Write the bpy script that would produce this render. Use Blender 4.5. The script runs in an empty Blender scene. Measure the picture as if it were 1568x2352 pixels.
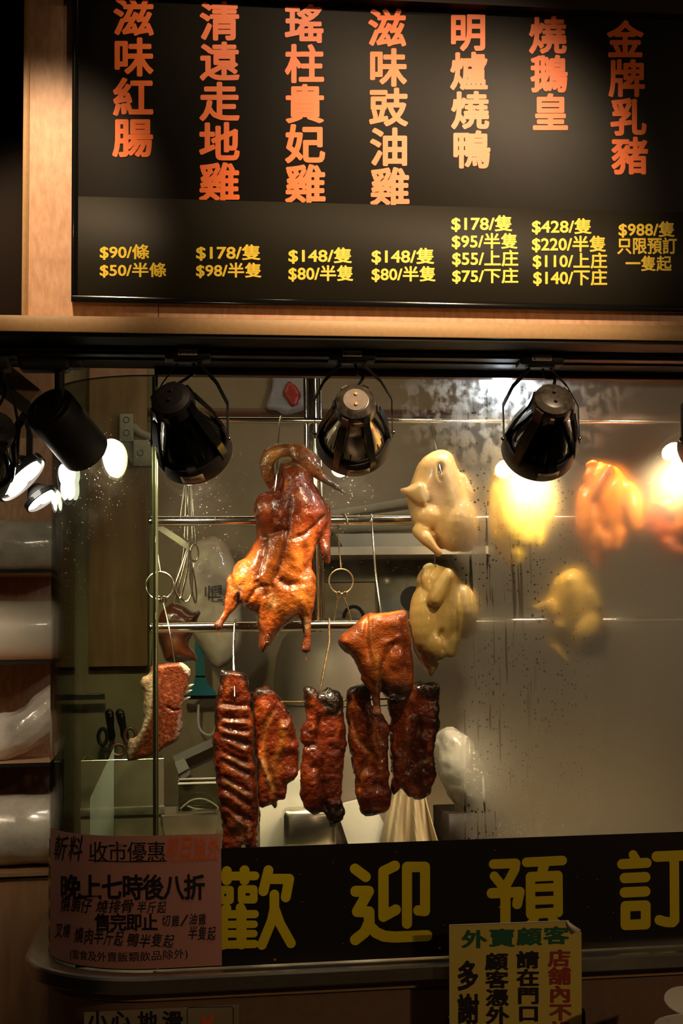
import bpy, math, random
import numpy as np
from mathutils import Vector, Matrix

SC = bpy.context.scene
COL = SC.collection
rnd = random.Random(7)

# ------------------------------------------------------------------ camera
F = 2975.0
_ex = np.array([23216., 76., -F]); _ex /= np.linalg.norm(_ex)
_ez = np.array([-484., 31176., -F]); _ez -= _ex * _ez.dot(_ex); _ez /= np.linalg.norm(_ez)
_ey = np.cross(_ez, _ex)
RC = np.stack([_ex, _ey, _ez], 1)
CAM = np.array([0., -2.4, 1.57])
cd = bpy.data.cameras.new('camera'); cam = bpy.data.objects.new('camera', cd); COL.objects.link(cam)
cd.sensor_fit = 'HORIZONTAL'; cd.sensor_width = 36.0; cd.lens = F / 1568 * 36.0
cd.clip_start = 0.02; cd.clip_end = 60
_m = Matrix([list(r) for r in RC.T]).to_4x4(); _m.translation = Vector(CAM); cam.matrix_world = _m
SC.camera = cam
# ------------------------------------------------------------------ colour management, world
SC.view_settings.view_transform = 'Standard'; SC.view_settings.look = 'None'
SC.view_settings.gamma = 1.0; SC.view_settings.use_curve_mapping = False
SC.view_settings.exposure = 0.0
W = bpy.data.worlds.new('world'); SC.world = W; W.use_nodes = True
W.node_tree.nodes['Background'].inputs[0].default_value = (0.60, 0.36, 0.18, 1)
W.node_tree.nodes['Background'].inputs[1].default_value = 0.022
SC.cycles.max_bounces = 8; SC.cycles.transparent_max_bounces = 14
SC.cycles.sample_clamp_indirect = 4.0; SC.cycles.caustics_reflective = False; SC.cycles.caustics_refractive = False
SC.cycles.use_denoising = True

def at(px, py, Y):
    d = RC.T @ np.array([(px - 784) / F, -(py - 1176) / F, -1.0])
    return CAM + d * ((Y - CAM[1]) / d[1])
def at_arr(px, py, Y):
    px = np.asarray(px, float); py = np.asarray(py, float)
    d = np.stack([(px - 784) / F, -(py - 1176) / F, -np.ones_like(px)], -1) @ RC
    return CAM + d * ((Y - CAM[1]) / d[..., 1])[..., None]
def proj_arr(P):
    q = (P - CAM) @ RC.T
    return 784 + F * q[..., 0] / -q[..., 2], 1176 - F * q[..., 1] / -q[..., 2]
def pxm(Y):            # metres per pixel at depth Y
    return (Y - CAM[1]) / F / 0.987

def spot(name, loc, direction, power, color, angle, blend=0.5, size=0.03, parent=None):
    l = bpy.data.lights.new(name, 'SPOT'); l.energy = power; l.color = color
    l.spot_size = math.radians(angle); l.spot_blend = blend; l.shadow_soft_size = size
    o = bpy.data.objects.new(name, l); COL.objects.link(o)
    q = Vector(direction).normalized().to_track_quat('-Z', 'Y')
    o.rotation_euler = q.to_euler()
    o.location = Vector(loc)
    if parent:
        o.parent = parent; o.location = Vector(loc) - WL[parent]
    return o
WL = {}
WARM = (1.0, 0.76, 0.50)
# ceiling downlights of the passage in front of the stall (they wash the menu board), then two added fill spots
def aimed(name, loc, tgt, *a):
    return spot(name, loc, np.array(tgt) - np.array(loc), *a)
aimed('passage_and_fill_spot', (-0.26, -0.85, 2.95), at(112, 470, -.215), 75, (1.0, .70, .42), 27, .9, .03)
aimed('passage_and_fill_spot', (0.80, -1.40, 3.0), at(1000, 560, -.215), 190, (1.0, .70, .42), 37, 1., .03)
aimed('passage_and_fill_spot', (0.30, -0.95, 3.0), at(640, 60, -.215), 22, (1.0, .72, .44), 50, 1., .03)
aimed('passage_and_fill_spot', (2.7, -3.2, 2.45), (0.5, 0, 1.4), 62, (1.0, .66, .36), 60, 1.0, .04)  # fill spot added at the right to brighten banner and notices
aimed('passage_and_fill_spot', (-1.5, -2.6, 2.6), (0.0, 0, 1.2), 7, (1.0, .66, .36), 50, 1.0, .03)  # small fill spot added at the left for the dim hazard stripes
# kitchen ceiling lamps behind the case
def area(name, loc, rot, sx, sy, power, color):
    l = bpy.data.lights.new(name, 'AREA'); l.shape = 'RECTANGLE'; l.size = sx; l.size_y = sy; l.energy = power; l.color = color
    o = bpy.data.objects.new(name, l); COL.objects.link(o); o.location = loc; o.rotation_euler = rot; return o
area('kitchen_ceiling_lamp', (0.35, 0.55, 2.58), (0, 0, 0), 1.2, .12, 1.8, (1.0, .74, .44))

# ------------------------------------------------------------------ materials
def nt(m):
    m.use_nodes = True; t = m.node_tree; t.nodes.clear(); return t
def N(t, typ, **kw):
    n = t.nodes.new(typ)
    for k, v in kw.items():
        if k.startswith('i_'): n.inputs[k[2:].replace('_', ' ')].default_value = v
        else: setattr(n, k, v)
    return n
def math_(t, op, a, b=None, c=None, clamp=False):
    n = t.nodes.new('ShaderNodeMath'); n.operation = op; n.use_clamp = clamp
    for i, v in enumerate((a, b, c)):
        if v is None: continue
        if isinstance(v, (int, float)): n.inputs[i].default_value = v
        else: t.links.new(v, n.inputs[i])
    return n.outputs[0]
def pm(name, col, rough=.5, metal=0., coat=0., spec=.5, var=None, bump=None, stretch=(1, 1, 1), alpha=1., trans=0., emit=None, sss=0., ior=1.45, col2=None):
    m = bpy.data.materials.new(name); t = nt(m)
    out = N(t, 'ShaderNodeOutputMaterial'); b = N(t, 'ShaderNodeBsdfPrincipled')
    t.links.new(b.outputs[0], out.inputs[0])
    b.inputs['Base Color'].default_value = (*col, 1); b.inputs['Roughness'].default_value = rough
    b.inputs['Metallic'].default_value = metal; b.inputs['Coat Weight'].default_value = coat
    b.inputs['Coat Roughness'].default_value = .08; b.inputs['Specular IOR Level'].default_value = spec
    b.inputs['Alpha'].default_value = alpha; b.inputs['Transmission Weight'].default_value = trans; b.inputs['IOR'].default_value = ior
    if sss: b.inputs['Subsurface Weight'].default_value = sss; b.inputs['Subsurface Radius'].default_value = (.02, .01, .004); b.inputs['Subsurface Scale'].default_value = .3
    if emit: b.inputs['Emission Color'].default_value = (*emit[0], 1); b.inputs['Emission Strength'].default_value = emit[1]
    if var or bump:
        g = N(t, 'ShaderNodeNewGeometry'); mp = N(t, 'ShaderNodeMapping'); mp.inputs['Scale'].default_value = stretch
        t.links.new(g.outputs['Position'], mp.inputs[0])
    if var:
        n = N(t, 'ShaderNodeTexNoise'); n.inputs['Scale'].default_value = var[0]; n.inputs['Detail'].default_value = 5; n.inputs['Roughness'].default_value = .6
        t.links.new(mp.outputs[0], n.inputs['Vector'])
        r = N(t, 'ShaderNodeMapRange'); r.inputs[1].default_value = .35; r.inputs[2].default_value = .65
        t.links.new(n.outputs[0], r.inputs[0])
        x = N(t, 'ShaderNodeMix', data_type='RGBA')
        x.inputs[6].default_value = (*(col2 or [c * (1 - var[1]) for c in col]), 1); x.inputs[7].default_value = (*col, 1)
        t.links.new(r.outputs[0], x.inputs[0]); t.links.new(x.outputs[2], b.inputs['Base Color'])
    if bump:
        n = N(t, 'ShaderNodeTexNoise'); n.inputs['Scale'].default_value = bump[0]; n.inputs['Detail'].default_value = 4
        t.links.new(mp.outputs[0], n.inputs['Vector'])
        bp = N(t, 'ShaderNodeBump'); bp.inputs['Strength'].default_value = bump[1]; bp.inputs['Distance'].default_value = .002
        t.links.new(n.outputs[0], bp.inputs['Height']); t.links.new(bp.outputs[0], b.inputs['Normal'])
    return m

MT = {}
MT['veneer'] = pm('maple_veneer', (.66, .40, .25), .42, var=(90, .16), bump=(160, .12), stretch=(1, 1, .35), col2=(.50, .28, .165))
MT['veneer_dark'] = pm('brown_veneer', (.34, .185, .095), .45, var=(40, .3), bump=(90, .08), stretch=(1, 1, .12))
MT['ledge'] = pm('tan_laminate', (.50, .31, .14), .5, var=(110, .12))
MT['trim_red'] = pm('red_brown_laminate', (.10, .035, .016), .4)
MT['black'] = pm('black_paint', (.008, .007, .006), .6, spec=.2)
MT['black_matte'] = pm('black_powdercoat', (.012, .011, .011), .55, bump=(900, .1))
MT['black_gloss'] = pm('black_gloss_plastic', (.006, .006, .006), .12, coat=.3)
MT['board'] = pm('black_menu_film', (.008, .0065, .005), .46, spec=.16, bump=(14, .15))
MT['strip'] = pm('black_price_film', (.014, .012, .007), .5, spec=.12, bump=(10, .15))
MT['orange'] = pm('orange_vinyl', (.85, .15, .012), .45)
MT['yellow'] = pm('yellow_vinyl', (.86, .62, .03), .45)
MT['yellow_big'] = pm('yellow_band_vinyl', (.78, .60, .01), .45)
MT['band'] = pm('black_band_film', (.012, .008, .007), .35)
MT['steel'] = pm('brushed_steel', (.62, .58, .50), .28, 1., var=(30, .12), bump=(60, .05), stretch=(1, 1, 8))
MT['steel_dull'] = pm('dull_steel', (.42, .36, .26), .42, .8, var=(12, .25))
MT['chrome'] = pm('polished_steel', (.78, .74, .64), .14, 1.)
MT['wire'] = pm('steel_wire', (.70, .66, .56), .2, 1.)
MT['wire_old'] = pm('rusty_wire', (.36, .24, .12), .4, .7, var=(200, .6))
MT['white'] = pm('white_ceramic', (.80, .76, .68), .2, coat=.4)
MT['plastic_white'] = pm('white_plastic', (.66, .62, .54), .45)
MT['conduit'] = pm('grey_conduit_plastic', (.42, .37, .32), .5)
MT['foam'] = pm('foam_board', (.70, .66, .55), .6, bump=(60, .1))
MT['film'] = pm('wrinkled_plastic_film', (.60, .56, .50), .22, coat=.6, bump=(38, .9), var=(14, .35))
MT['bag'] = pm('milky_plastic_bag', (.46, .43, .36), .25, coat=.4, bump=(45, .8), var=(20, .2))
MT['cloth'] = pm('beige_cloth', (.50, .39, .23), .8, bump=(300, .2))
MT['teal'] = pm('teal_plastic', (.015, .16, .20), .35)
MT['kwall'] = pm('kitchen_steel_wall', (.30, .225, .13), .5, .15, var=(5, .18))
MT['kwall_dark'] = pm('stained_steel_panel', (.20, .18, .13), .45, .4, var=(18, .5))
MT['dark'] = pm('dark_laminate', (.018, .010, .007), .55, spec=.25)
MT['dark_hole'] = pm('dark_matte', (.02, .015, .012), .7)  # plain dark, put where openings fall into shade, also on the knife rail
MT['brownpanel'] = pm('counter_front_laminate', (.26, .15, .10), .5, var=(60, .12))
MT['pink'] = pm('pink_paper', (.58, .27, .22), .6)
MT['ink'] = pm('black_ink', (.02, .012, .015), .5)
MT['redink'] = pm('red_ink', (.95, .14, .02), .5)
MT['notice'] = pm('yellow_paper', (.80, .62, .13), .4)
MT['green_ink'] = pm('green_ink', (.02, .14, .07), .5)
MT['red_print'] = pm('maroon_ink', (.38, .05, .03), .5)
MT['label'] = pm('white_sticker', (.75, .70, .62), .4)
MT['label_tan'] = pm('tan_sticker', (.46, .36, .22), .5, var=(400, .4))
MT['redbag'] = pm('red_film', (.35, .04, .03), .3, bump=(60, .6))
MT['silverbag'] = pm('silver_film', (.32, .30, .33), .3, bump=(70, .9))
MT['plaque'] = pm('grey_plaque', (.28, .22, .14), .5)
MT['lamp_face'] = pm('lamp_glass_lit', (1, .9, .7), .3, emit=((1.0, .82, .58), 45))
MT['led_face'] = pm('led_lens_lit', (1, .95, .85), .3, emit=((1.0, .90, .74), 30))
MT['led_cool'] = pm('cool_led_tube', (1, 1, 1), .3, emit=((.78, .88, 1.0), 60))
MT['reflector'] = pm('bulb_shell', (.50, .40, .32), .16, .9)
MT['cap_lit'] = pm('lit_cap', (.30, .24, .20), .55, var=(60, .3))  # paler than the black lamp: light on the cap put into the colour
MT['black_dust'] = pm('dusty_black_plastic', (.020, .018, .016), .3, var=(80, .5), col2=(.075, .06, .045))
MT['skewer'] = pm('brass_skewer', (.55, .38, .14), .35, .8)
MT['glass_edge'] = pm('glass_edge', (.42, .44, .24), .15, .5, coat=.5)
MT['amber'] = pm('orange_specks', (.6, .15, .03), .5)

def glass_mat(name, tintc=(.95, .97, .95), edge=(.20, .28, .22), dust=1.0, base=.045, tp=4.0):
    m = bpy.data.materials.new(name); t = nt(m)
    out = N(t, 'ShaderNodeOutputMaterial')
    lw = N(t, 'ShaderNodeLayerWeight'); lw.inputs[0].default_value = .5
    f = lw.outputs['Facing']
    f5 = math_(t, 'POWER', f, 5.0); fr = math_(t, 'MULTIPLY_ADD', f5, .9, base, True)
    f3 = math_(t, 'POWER', f, tp)
    mx = N(t, 'ShaderNodeMix', data_type='RGBA'); mx.inputs[6].default_value = (*tintc, 1); mx.inputs[7].default_value = (*edge, 1)
    t.links.new(f3, mx.inputs[0])
    tr = N(t, 'ShaderNodeBsdfTransparent'); t.links.new(mx.outputs[2], tr.inputs[0])
    gl = N(t, 'ShaderNodeBsdfGlossy'); gl.inputs['Roughness'].default_value = .03
    m1 = N(t, 'ShaderNodeMixShader'); t.links.new(fr, m1.inputs[0]); t.links.new(tr.outputs[0], m1.inputs[1]); t.links.new(gl.outputs[0], m1.inputs[2])
    g = N(t, 'ShaderNodeNewGeometry')
    v = N(t, 'ShaderNodeTexVoronoi'); v.inputs['Scale'].default_value = 330; t.links.new(g.outputs['Position'], v.inputs['Vector'])
    cell = N(t, 'ShaderNodeSeparateColor'); t.links.new(v.outputs['Color'], cell.inputs[0])
    rad = math_(t, 'MULTIPLY', math_(t, 'POWER', cell.outputs[0], 9.0), .26)
    speck = math_(t, 'LESS_THAN', v.outputs['Distance'], rad)
    n = N(t, 'ShaderNodeTexNoise'); n.inputs['Scale'].default_value = 22; n.inputs['Detail'].default_value = 6; t.links.new(g.outputs['Position'], n.inputs['Vector'])
    haze = math_(t, 'MULTIPLY', math_(t, 'POWER', n.outputs[0], 3.0), .010 * dust)
    fac = math_(t, 'ADD', math_(t, 'MULTIPLY', speck, .20 * dust), haze, None, True)
    df = N(t, 'ShaderNodeBsdfDiffuse'); df.inputs[0].default_value = (.8, .76, .66, 1)
    tl = N(t, 'ShaderNodeBsdfTranslucent'); tl.inputs[0].default_value = (.8, .76, .66, 1)
    md = N(t, 'ShaderNodeMixShader'); md.inputs[0].default_value = .3; t.links.new(df.outputs[0], md.inputs[1]); t.links.new(tl.outputs[0], md.inputs[2])
    m2 = N(t, 'ShaderNodeMixShader'); t.links.new(fac, m2.inputs[0]); t.links.new(m1.outputs[0], m2.inputs[1]); t.links.new(md.outputs[0], m2.inputs[2])
    t.links.new(m2.outputs[0], out.inputs[0])
    return m
MT['glass'] = glass_mat('case_glass')
MT['glass_curved'] = glass_mat('curved_case_glass', (.80, .86, .76), (.03, .055, .035), 1.3, .05, 2.2)
MT['clear_plastic'] = glass_mat('clear_plastic', (.86, .86, .80), (.45, .45, .4), .5, .10)

XF0 = float(at(1015, 1400, 0)[0]); XF1 = float(at(1090, 1400, 0)[0])
ZT = float(at(1150, 1060, 0)[2])
def fog_mat():
    m = bpy.data.materials.new('condensation_film'); t = nt(m); out = N(t, 'ShaderNodeOutputMaterial')
    g = N(t, 'ShaderNodeNewGeometry'); sp = N(t, 'ShaderNodeSeparateXYZ'); t.links.new(g.outputs['Position'], sp.inputs[0])
    X, Z = sp.outputs[0], sp.outputs[2]
    def noise(scale, sx, sz, det=4, off=0.):
        mp = N(t, 'ShaderNodeMapping'); mp.inputs['Scale'].default_value = (sx, 1, sz); mp.inputs['Location'].default_value = (off, 0, off)
        t.links.new(g.outputs['Position'], mp.inputs[0])
        n = N(t, 'ShaderNodeTexNoise'); n.inputs['Scale'].default_value = scale; n.inputs['Detail'].default_value = det
        t.links.new(mp.outputs[0], n.inputs['Vector']); return n.outputs[0]
    def rng(v, a, b, smooth=True):
        r = N(t, 'ShaderNodeMapRange'); r.clamp = True
        if smooth: r.interpolation_type = 'SMOOTHSTEP'
        r.inputs[1].default_value = a; r.inputs[2].default_value = b
        t.links.new(v, r.inputs[0]); return r.outputs[0]
    wob = math_(t, 'MULTIPLY_ADD', noise(6, 1, 1), .09, -.045)
    xs = math_(t, 'ADD', X, wob)
    base = rng(xs, XF0, XF1)
    # thinner strip just below the header on the right of the boundary, frosted again at the very top
    mid = rng(Z, ZT + .02, ZT - .04)
    base = math_(t, 'MULTIPLY', base, math_(t, 'MULTIPLY_ADD', mid, .4, .6))
    # runs of water: narrow vertical lines, clear
    run = rng(noise(130, 1, .035, 3), .60, .64)
    edge = rng(xs, XF1 + .16, XF1 + .02)      # runs and drops mostly near the boundary
    clear = math_(t, 'MULTIPLY', run, edge)
    v = N(t, 'ShaderNodeTexVoronoi'); v.inputs['Scale'].default_value = 150; t.links.new(g.outputs['Position'], v.inputs['Vector'])
    c = N(t, 'ShaderNodeSeparateColor'); t.links.new(v.outputs['Color'], c.inputs[0])
    dr = math_(t, 'LESS_THAN', v.outputs['Distance'], math_(t, 'MULTIPLY', math_(t, 'POWER', c.outputs[0], 1.6), .40))
    patch = rng(noise(9, 1, .6, 3, 3.), .38, .50)
    dr = math_(t, 'MULTIPLY', math_(t, 'MULTIPLY', dr, patch), rng(xs, XF1 + .30, XF1 + .06))
    clear = math_(t, 'MAXIMUM', clear, dr)
    mask = math_(t, 'MULTIPLY', base, math_(t, 'SUBTRACT', 1.0, math_(t, 'MULTIPLY', clear, .85)), None, True)
    # white frost patch at top
    XP = float(at(1170, 900, 0)[0]); ZP = float(at(1170, 890, 0)[2])
    dx = math_(t, 'DIVIDE', math_(t, 'SUBTRACT', X, XP), .27); dz = math_(t, 'DIVIDE', math_(t, 'SUBTRACT', Z, ZP), .20)
    rr = math_(t, 'ADD', math_(t, 'MULTIPLY', dx, dx), math_(t, 'MULTIPLY', dz, dz))
    fr = rng(rr, 1.0, .15)
    frn = rng(math_(t, 'ADD', noise(60, 1, 1, 8), math_(t, 'MULTIPLY', noise(90, 1, .12, 3, 5.), .5)), .64, .86)
    frost = math_(t, 'MULTIPLY', fr, frn)
    tr = N(t, 'ShaderNodeBsdfTransparent')
    rf = N(t, 'ShaderNodeBsdfRefraction'); rf.distribution = 'GGX'; rf.inputs['IOR'].default_value = 1.25; rf.inputs['Color'].default_value = (1, .99, .96, 1)
    t.links.new(math_(t, 'MULTIPLY_ADD', mask, .66, .05), rf.inputs['Roughness'])
    df = N(t, 'ShaderNodeBsdfDiffuse'); df.inputs[0].default_value = (.75, .66, .50, 1)
    tl = N(t, 'ShaderNodeBsdfTranslucent'); tl.inputs[0].default_value = (.85, .83, .78, 1)
    md = N(t, 'ShaderNodeMixShader'); md.inputs[0].default_value = .6; t.links.new(df.outputs[0], md.inputs[1]); t.links.new(tl.outputs[0], md.inputs[2])
    ms = N(t, 'ShaderNodeMixShader'); ms.inputs[0].default_value = .16; t.links.new(rf.outputs[0], ms.inputs[1]); t.links.new(md.outputs[0], ms.inputs[2])
    m1 = N(t, 'ShaderNodeMixShader'); t.links.new(math_(t, 'MULTIPLY', mask, .87), m1.inputs[0]); t.links.new(tr.outputs[0], m1.inputs[1]); t.links.new(ms.outputs[0], m1.inputs[2])
    m2 = N(t, 'ShaderNodeMixShader'); t.links.new(math_(t, 'MULTIPLY', frost, .55), m2.inputs[0]); t.links.new(m1.outputs[0], m2.inputs[1]); t.links.new(md.outputs[0], m2.inputs[2])
    t.links.new(m2.outputs[0], out.inputs[0])
    return m
MT['fog'] = fog_mat()

def meat_mat(name, rough=.22, coat=.8, b1=(55, .5), b2=(260, .35), gain=1.0, var=.35, sss=0., dots=0.):
    m = bpy.data.materials.new(name); t = nt(m); out = N(t, 'ShaderNodeOutputMaterial'); b = N(t, 'ShaderNodeBsdfPrincipled')
    t.links.new(b.outputs[0], out.inputs[0])
    a = N(t, 'ShaderNodeAttribute'); a.attribute_name = 'Col'
    tc = N(t, 'ShaderNodeTexCoord')
    n = N(t, 'ShaderNodeTexNoise'); n.inputs['Scale'].default_value = 28; n.inputs['Detail'].default_value = 6; t.links.new(tc.outputs['Object'], n.inputs['Vector'])
    r = N(t, 'ShaderNodeMapRange'); r.inputs[1].default_value = .3; r.inputs[2].default_value = .7; r.inputs[3].default_value = (1 - var) * gain; r.inputs[4].default_value = (1 + var) * gain
    t.links.new(n.outputs[0], r.inputs[0])
    mx = N(t, 'ShaderNodeVectorMath'); mx.operation = 'SCALE'; t.links.new(a.outputs['Color'], mx.inputs[0]); t.links.new(r.outputs[0], mx.inputs['Scale'])
    t.links.new(mx.outputs[0], b.inputs['Base Color'])
    b.inputs['Roughness'].default_value = rough; b.inputs['Coat Weight'].default_value = coat; b.inputs['Coat Roughness'].default_value = .07
    if sss: b.inputs['Subsurface Weight'].default_value = sss; b.inputs['Subsurface Radius'].default_value = (.02, .012, .005); b.inputs['Subsurface Scale'].default_value = .35
    n1 = N(t, 'ShaderNodeTexNoise'); n1.inputs['Scale'].default_value = b1[0]; n1.inputs['Detail'].default_value = 3; t.links.new(tc.outputs['Object'], n1.inputs['Vector'])
    n2 = N(t, 'ShaderNodeTexNoise'); n2.inputs['Scale'].default_value = b2[0]; n2.inputs['Detail'].default_value = 3; t.links.new(tc.outputs['Object'], n2.inputs['Vector'])
    p1 = N(t, 'ShaderNodeBump'); p1.inputs['Strength'].default_value = b1[1]; p1.inputs['Distance'].default_value = .006; t.links.new(n1.outputs[0], p1.inputs['Height'])
    p2 = N(t, 'ShaderNodeBump'); p2.inputs['Strength'].default_value = b2[1]; p2.inputs['Distance'].default_value = .0016; t.links.new(n2.outputs[0], p2.inputs['Height'])
    t.links.new(p1.outputs[0], p2.inputs['Normal']); t.links.new(p2.outputs[0], b.inputs['Normal'])
    return m
MT['roast'] = meat_mat('roast_goose_skin', .22, .6, (70, .6), (340, .75), 1., .5)
MT['neck'] = MT['roast']
MT['siu'] = meat_mat('honey_glazed_pork', .22, .8, (70, .5), (300, .9), 1., .5)
MT['chicken'] = meat_mat('poached_chicken_skin', .36, .35, (40, .10), (420, .22), 1.0, .07, .2)
MT['soy'] = meat_mat('soy_chicken_skin', .25, .6, (40, .2), (260, .2), 1., .15)
MT['belly'] = meat_mat('crackling_pork', .36, .3, (160, .35), (420, .55), 1., .3)

# ------------------------------------------------------------------ mesh helpers
class MB:
    def __init__(s): s.v = []; s.f = []; s.sm = []
    def add(s, vs, fs, smooth=False):
        o = len(s.v); s.v += [tuple(map(float, p)) for p in vs]; s.f += [tuple(i + o for i in f) for f in fs]; s.sm += [smooth] * len(fs); return s
    def box(s, a, b, bev=0.0):
        (x0, y0, z0), (x1, y1, z1) = [tuple(map(float, q)) for q in (a, b)]
        x0, x1 = sorted((x0, x1)); y0, y1 = sorted((y0, y1)); z0, z1 = sorted((z0, z1))
        if bev <= 0:
            vs = [(x, y, z) for x in (x0, x1) for y in (y0, y1) for z in (z0, z1)]
            return s.add(vs, [(0, 1, 3, 2), (4, 6, 7, 5), (0, 4, 5, 1), (2, 3, 7, 6), (0, 2, 6, 4), (1, 5, 7, 3)])
        e = min(bev, (x1 - x0) / 2.01, (y1 - y0) / 2.01, (z1 - z0) / 2.01)
        ring = []
        K = 3
        for cx, cz, a0 in ((x1 - e, z1 - e, 0), (x0 + e, z1 - e, 90), (x0 + e, z0 + e, 180), (x1 - e, z0 + e, 270)):
            for k in range(K + 1):
                an = math.radians(a0 + 90 * k / K); ring.append((cx + e * math.cos(an), cz + e * math.sin(an)))
        n = len(ring); cx, cz = (x0 + x1) / 2, (z0 + z1) / 2
        def lay(y, ins): return [(x + (cx - x) * ins / max(1e-6, (x1 - x0) / 2), y, z + (cz - z) * ins / max(1e-6, (z1 - z0) / 2)) for x, z in ring]
        L = [lay(y0, e * .6), lay(y0 + e * .6, 0), lay(y1 - e * .6, 0), lay(y1, e * .6)]
        vs = [p for l in L for p in l]; fs = []
        for j in range(3):
            for i in range(n): fs.append((j * n + i, j * n + (i + 1) % n, (j + 1) * n + (i + 1) % n, (j + 1) * n + i))
        fs.append(tuple(range(n - 1, -1, -1))); fs.append(tuple(3 * n + i for i in range(n)))
        return s.add(vs, fs)
    def hexa(s, P, T):      # prism between two polygons
        n = len(P)
        return s.add(list(P) + list(T), [tuple(range(n)), tuple(range(2 * n - 1, n - 1, -1))] + [(i, i + n, (i + 1) % n + n, (i + 1) % n) for i in range(n)])
    def tube(s, pts, r, seg=10, closed=False, cap=True):
        P = [np.array(p, float) for p in pts]; n = len(P)
        R = [r] * n if isinstance(r, (int, float)) else list(r)
        vs = []; prev = None
        for i in range(n):
            if closed: t = P[(i + 1) % n] - P[i - 1]
            else: t = P[min(i + 1, n - 1)] - P[max(i - 1, 0)]
            t /= np.linalg.norm(t) + 1e-12
            if prev is None:
                a = np.array([0, 0, 1.]) if abs(t[2]) < .8 else np.array([0, 1., 0]); u = np.cross(t, a)
            else: u = prev - t * prev.dot(t)
            u /= np.linalg.norm(u) + 1e-12; prev = u; w = np.cross(t, u)
            for k in range(seg):
                an = 2 * math.pi * k / seg; vs.append(P[i] + R[i] * (u * math.cos(an) + w * math.sin(an)))
        fs = []
        for i in range(n if closed else n - 1):
            j = (i + 1) % n
            for k in range(seg): fs.append((i * seg + k, i * seg + (k + 1) % seg, j * seg + (k + 1) % seg, j * seg + k))
        if cap and not closed: fs.append(tuple(range(seg - 1, -1, -1))); fs.append(tuple((n - 1) * seg + k for k in range(seg)))
        return s.add(vs, fs, True)
    def flat(s, pts, wdir, w, t):   # flat bar along pts, width w along wdir, thickness t
        P = [np.array(p, float) for p in pts]; wd = np.array(wdir, float); wd /= np.linalg.norm(wd); vs = []; n = len(P)
        for i in range(n):
            d = P[min(i + 1, n - 1)] - P[max(i - 1, 0)]; d /= np.linalg.norm(d); nn = np.cross(d, wd); nn /= np.linalg.norm(nn)
            for a, b in ((-1, -1), (1, -1), (1, 1), (-1, 1)): vs.append(P[i] + wd * a * w / 2 + nn * b * t / 2)
        fs = [(3, 2, 1, 0), tuple(4 * (n - 1) + k for k in range(4))]
        for i in range(n - 1):
            for k in range(4): fs.append((4 * i + k, 4 * i + (k + 1) % 4, 4 * i + 4 + (k + 1) % 4, 4 * i + 4 + k))
        return s.add(vs, fs)
    def lathe(s, prof, c, ax, seg=40, closed=False):  # prof [(t along axis, r)]
        c = np.array(c, float); a = np.array(ax, float); a /= np.linalg.norm(a)
        u = np.cross(a, [0, 0, 1.] if abs(a[2]) < .95 else [0, 1., 0]); u /= np.linalg.norm(u); w = np.cross(a, u)
        vs = []
        for t_, r in prof:
            for k in range(seg):
                an = 2 * math.pi * k / seg; vs.append(c + a * t_ + max(r, 1e-5) * (u * math.cos(an) + w * math.sin(an)))
        n = len(prof); fs = []
        for i in range(n if closed else n - 1):
            j = (i + 1) % n
            for k in range(seg): fs.append((i * seg + k, i * seg + (k + 1) % seg, j * seg + (k + 1) % seg, j * seg + k))
        return s.add(vs, fs, True)
def obj(name, mb, mat, parent=None, smooth=None, base=True, attr=None):
    V = np.array(mb.v, float)
    if parent is None:
        lo, hi = V.min(0), V.max(0); o0 = np.array([(lo[0] + hi[0]) / 2, (lo[1] + hi[1]) / 2, lo[2]]) if base else np.zeros(3)
    else: o0 = np.array(WL[parent])
    me = bpy.data.meshes.new(name); me.from_pydata([tuple(p) for p in (V - o0)], [], mb.f)
    if smooth is True: me.polygons.foreach_set('use_smooth', [True] * len(me.polygons))
    elif smooth is None: me.polygons.foreach_set('use_smooth', mb.sm)
    me.materials.append(MT[mat] if isinstance(mat, str) else mat)
    o = bpy.data.objects.new(name, me); COL.objects.link(o)
    if parent is None: o.location = o0; WL[o] = Vector(o0)
    else: o.parent = parent; WL[o] = WL[parent]
    me.update()
    if any(mb.sm) and not all(mb.sm) or smooth is None:
        try: me.set_sharp_from_angle(angle=math.radians(42))
        except Exception: pass
    return o
def tag(o, label=None, cat=None, group=None, kind=None):
    if label: o['label'] = label
    if cat: o['category'] = cat
    if group: o['group'] = group
    if kind: o['kind'] = kind
    return o
def thing(name, loc, label, cat, group=None):
    o = bpy.data.objects.new(name, None); COL.objects.link(o); o.empty_display_size = .03
    o.location = tuple(map(float, loc)); WL[o] = Vector(o.location); return tag(o, label, cat, group)
def pbox(x0, y0, x1, y1, Ya, Yb, bev=0., mb=None):   # box whose front face (depth Ya) spans the given frame rectangle
    a = at(x0, y1, Ya); b = at(x1, y0, Ya); mb = mb or MB(); return mb.box((a[0], Ya, a[2]), (b[0], Yb, b[2]), bev)
def P(px, py, Y): return at(px, py, Y)
def struct(name, mb, mat, parent=None):
    o = obj(name, mb, mat, parent)
    if parent is None: o['kind'] = 'structure'
    return o

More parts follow.
